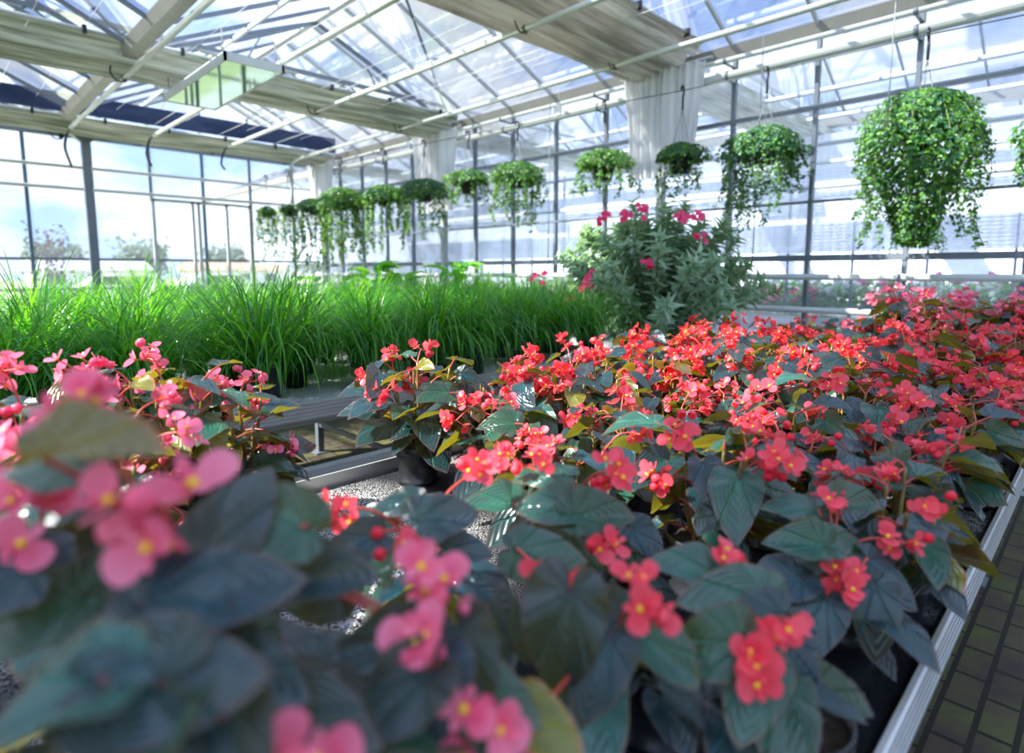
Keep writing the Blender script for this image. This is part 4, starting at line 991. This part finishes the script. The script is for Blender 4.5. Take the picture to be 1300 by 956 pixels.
for k in range(30):
    for j in range(2):
        y=-7+k*.55+r.uniform(-.06,.06); x=9.85+j*.6; i=int(r.integers(4)) if j else (1 if r.random()<.55 else 2)
        if k<17 and j: i=3 if r.random()<.7 else 0
        t=empty('bedding_plant',(x,y,.80),label=f"{('pale pink','red pink','white','tall pink')[i]} flowering plant seen through the glass, {('front','rear')[j]} row of the neighbouring bench",cat='plant',group=f"{('pale pink','red pink','white','tall pink')[i]} bedding plants, {('front','rear')[j]} row")
        t.rotation_euler.z=r.uniform(0,6.28); child('foliage',BD[i][0],t); child('blossoms',BD[i][1],t)

# ------------------------------------------------------------------ outdoors beyond the end wall
def tree(x,y,h,R,label,mat=TREEL,n=1400,leaf=.16,seed=0,trunk=.08,low=.35):
    r=np.random.default_rng(seed); t=empty('tree',(x,y,-.11),label=label,cat='tree',group=None)
    st=MB(); st.tube(arc([(0,0,0),(.05,0,h*.4),(0,.05,h*.8)],5),[trunk]*6+[trunk*.5]*5,8); 
    P=[]
    for k in range(14):
        a=k*2.4; z=h*(low+.5*k/14); e=np.array([R*.8*math.cos(a),R*.8*math.sin(a),z+R*.5]); st.tube([(0,0,z),e*np.array([.5,.5,1])-np.array([0,0,R*.15]),e],[trunk*.35,trunk*.25,trunk*.1],5)
        m=n//14; P.append(e*np.array([.75,.75,1])+r.normal(size=(m,3))*R*.28)
    st.obj('trunk',WOOD,t); P=np.concatenate(P); b=MB(); b.many(IT,frames(r.normal(size=P.shape),r.normal(size=P.shape)+np.array([0,0,.6]),leaf*2*r.uniform(.6,1.2,len(P))),P,0,False); b.obj('crown',mat,t)
tree(2.35,18.6,2.35,.42,'small tree with sparse purple leaves outside the end wall',TREEP,200,.06,1,.015,.55)
tree(5.2,23,1.55,.5,'bright green young tree outside, behind the end wall column',TREEG,500,.07,2,.03)
outs=[(-8,70,3.2,2.2),(3,76,3.6,2.4),(9,68,3.0,2),(17,72,3.4,2.2),(26,74,3.2,2.2),(35,70,3.8,2.4),(46,76,3.6,2.4)]
for k,(x,y,h,R_) in enumerate(outs): tree(x,y,h,R_,f'hazy dark tree on the outdoor horizon, {ORD[k]} from the left',TREEL,900,.32,20+k,.15)
def house(x,y,w_,d,h,label,roofc):
    t=empty('house',(x,y,-.11),label=label,cat='house'); b=MB(); b.box((-w_/2,-d/2,0),(w_/2,d/2,h)); b.obj('walls',simple('house_wall',(.8,.8,.8),.8),t)
    b=MB(); b.extrude([(-d/2-.3,h),(d/2+.3,h),(0,h+.9)],-w_/2-.3,w_/2+.3,0); b.obj('roof',simple('house_roof',roofc,.7),t)
    for k in range(3):
        b=MB(); xx=-w_/2+w_*(k+.5)/3; b.box((xx-.5,-d/2-.03,.7),(xx+.5,-d/2,1.4)); b.obj('window',simple('house_window',(.1,.12,.15),.2),t)
house(9.5,56,7,6,1.7,'low white house with a grey roof outside beyond the end wall',(.3,.3,.35))
house(21,58,7,6,1.7,'low white house with a brown roof farther along outside',(.32,.2,.15))
def car(x,y,label,c):
    t=empty('parked_car',(x,y,-.11),label=label,cat='car')
    b=MB(); p=[(-2.1,.35),(-2.1,.85),(-1.3,1.0),(-.7,1.45),(1.0,1.5),(1.7,1.0),(2.1,.9),(2.15,.35)]
    k=len(p); v=[(q[0],yy,q[1]) for yy in (-.85,.85) for q in p]; b.add(v,[(i,(i+1)%k,(i+1)%k+k,i+k) for i in range(k)]+[tuple(range(k))[::-1],tuple(range(k,2*k))],smooth=False); b.obj('body',simple('car_paint',c,.25),t)
    b=MB(); b.box((-.65,-.87,1.02),(1.2,.87,1.38)); b.obj('windows',simple('car_glass',(.03,.04,.05),.1),t)
    for sx_ in (-1.35,1.35):
        for sy_ in (-.8,.8): b=MB(); b.tube([(sx_,sy_-.1,.33),(sx_,sy_+.1,.33)],.33,14); b.obj('wheel',BLACK,t)
car(6.3,31,'white parked car outside, left of the end wall column',(.85,.85,.85)); car(11,33,'silver parked car outside, right of the end wall column',(.6,.62,.65))

# ------------------------------------------------------------------ render look
sc.view_settings.view_transform='Standard'; sc.view_settings.look='None'; sc.view_settings.gamma=1; sc.view_settings.use_curve_mapping=False
sc.view_settings.exposure=.28
cy=sc.cycles; cy.use_denoising=True
try: cy.denoiser='OPENIMAGEDENOISE'
except Exception: pass
cy.max_bounces=8; cy.diffuse_bounces=4; cy.glossy_bounces=3; cy.transmission_bounces=6; cy.transparent_max_bounces=14
cy.sample_clamp_indirect=8; cy.caustics_reflective=False; cy.caustics_refractive=False
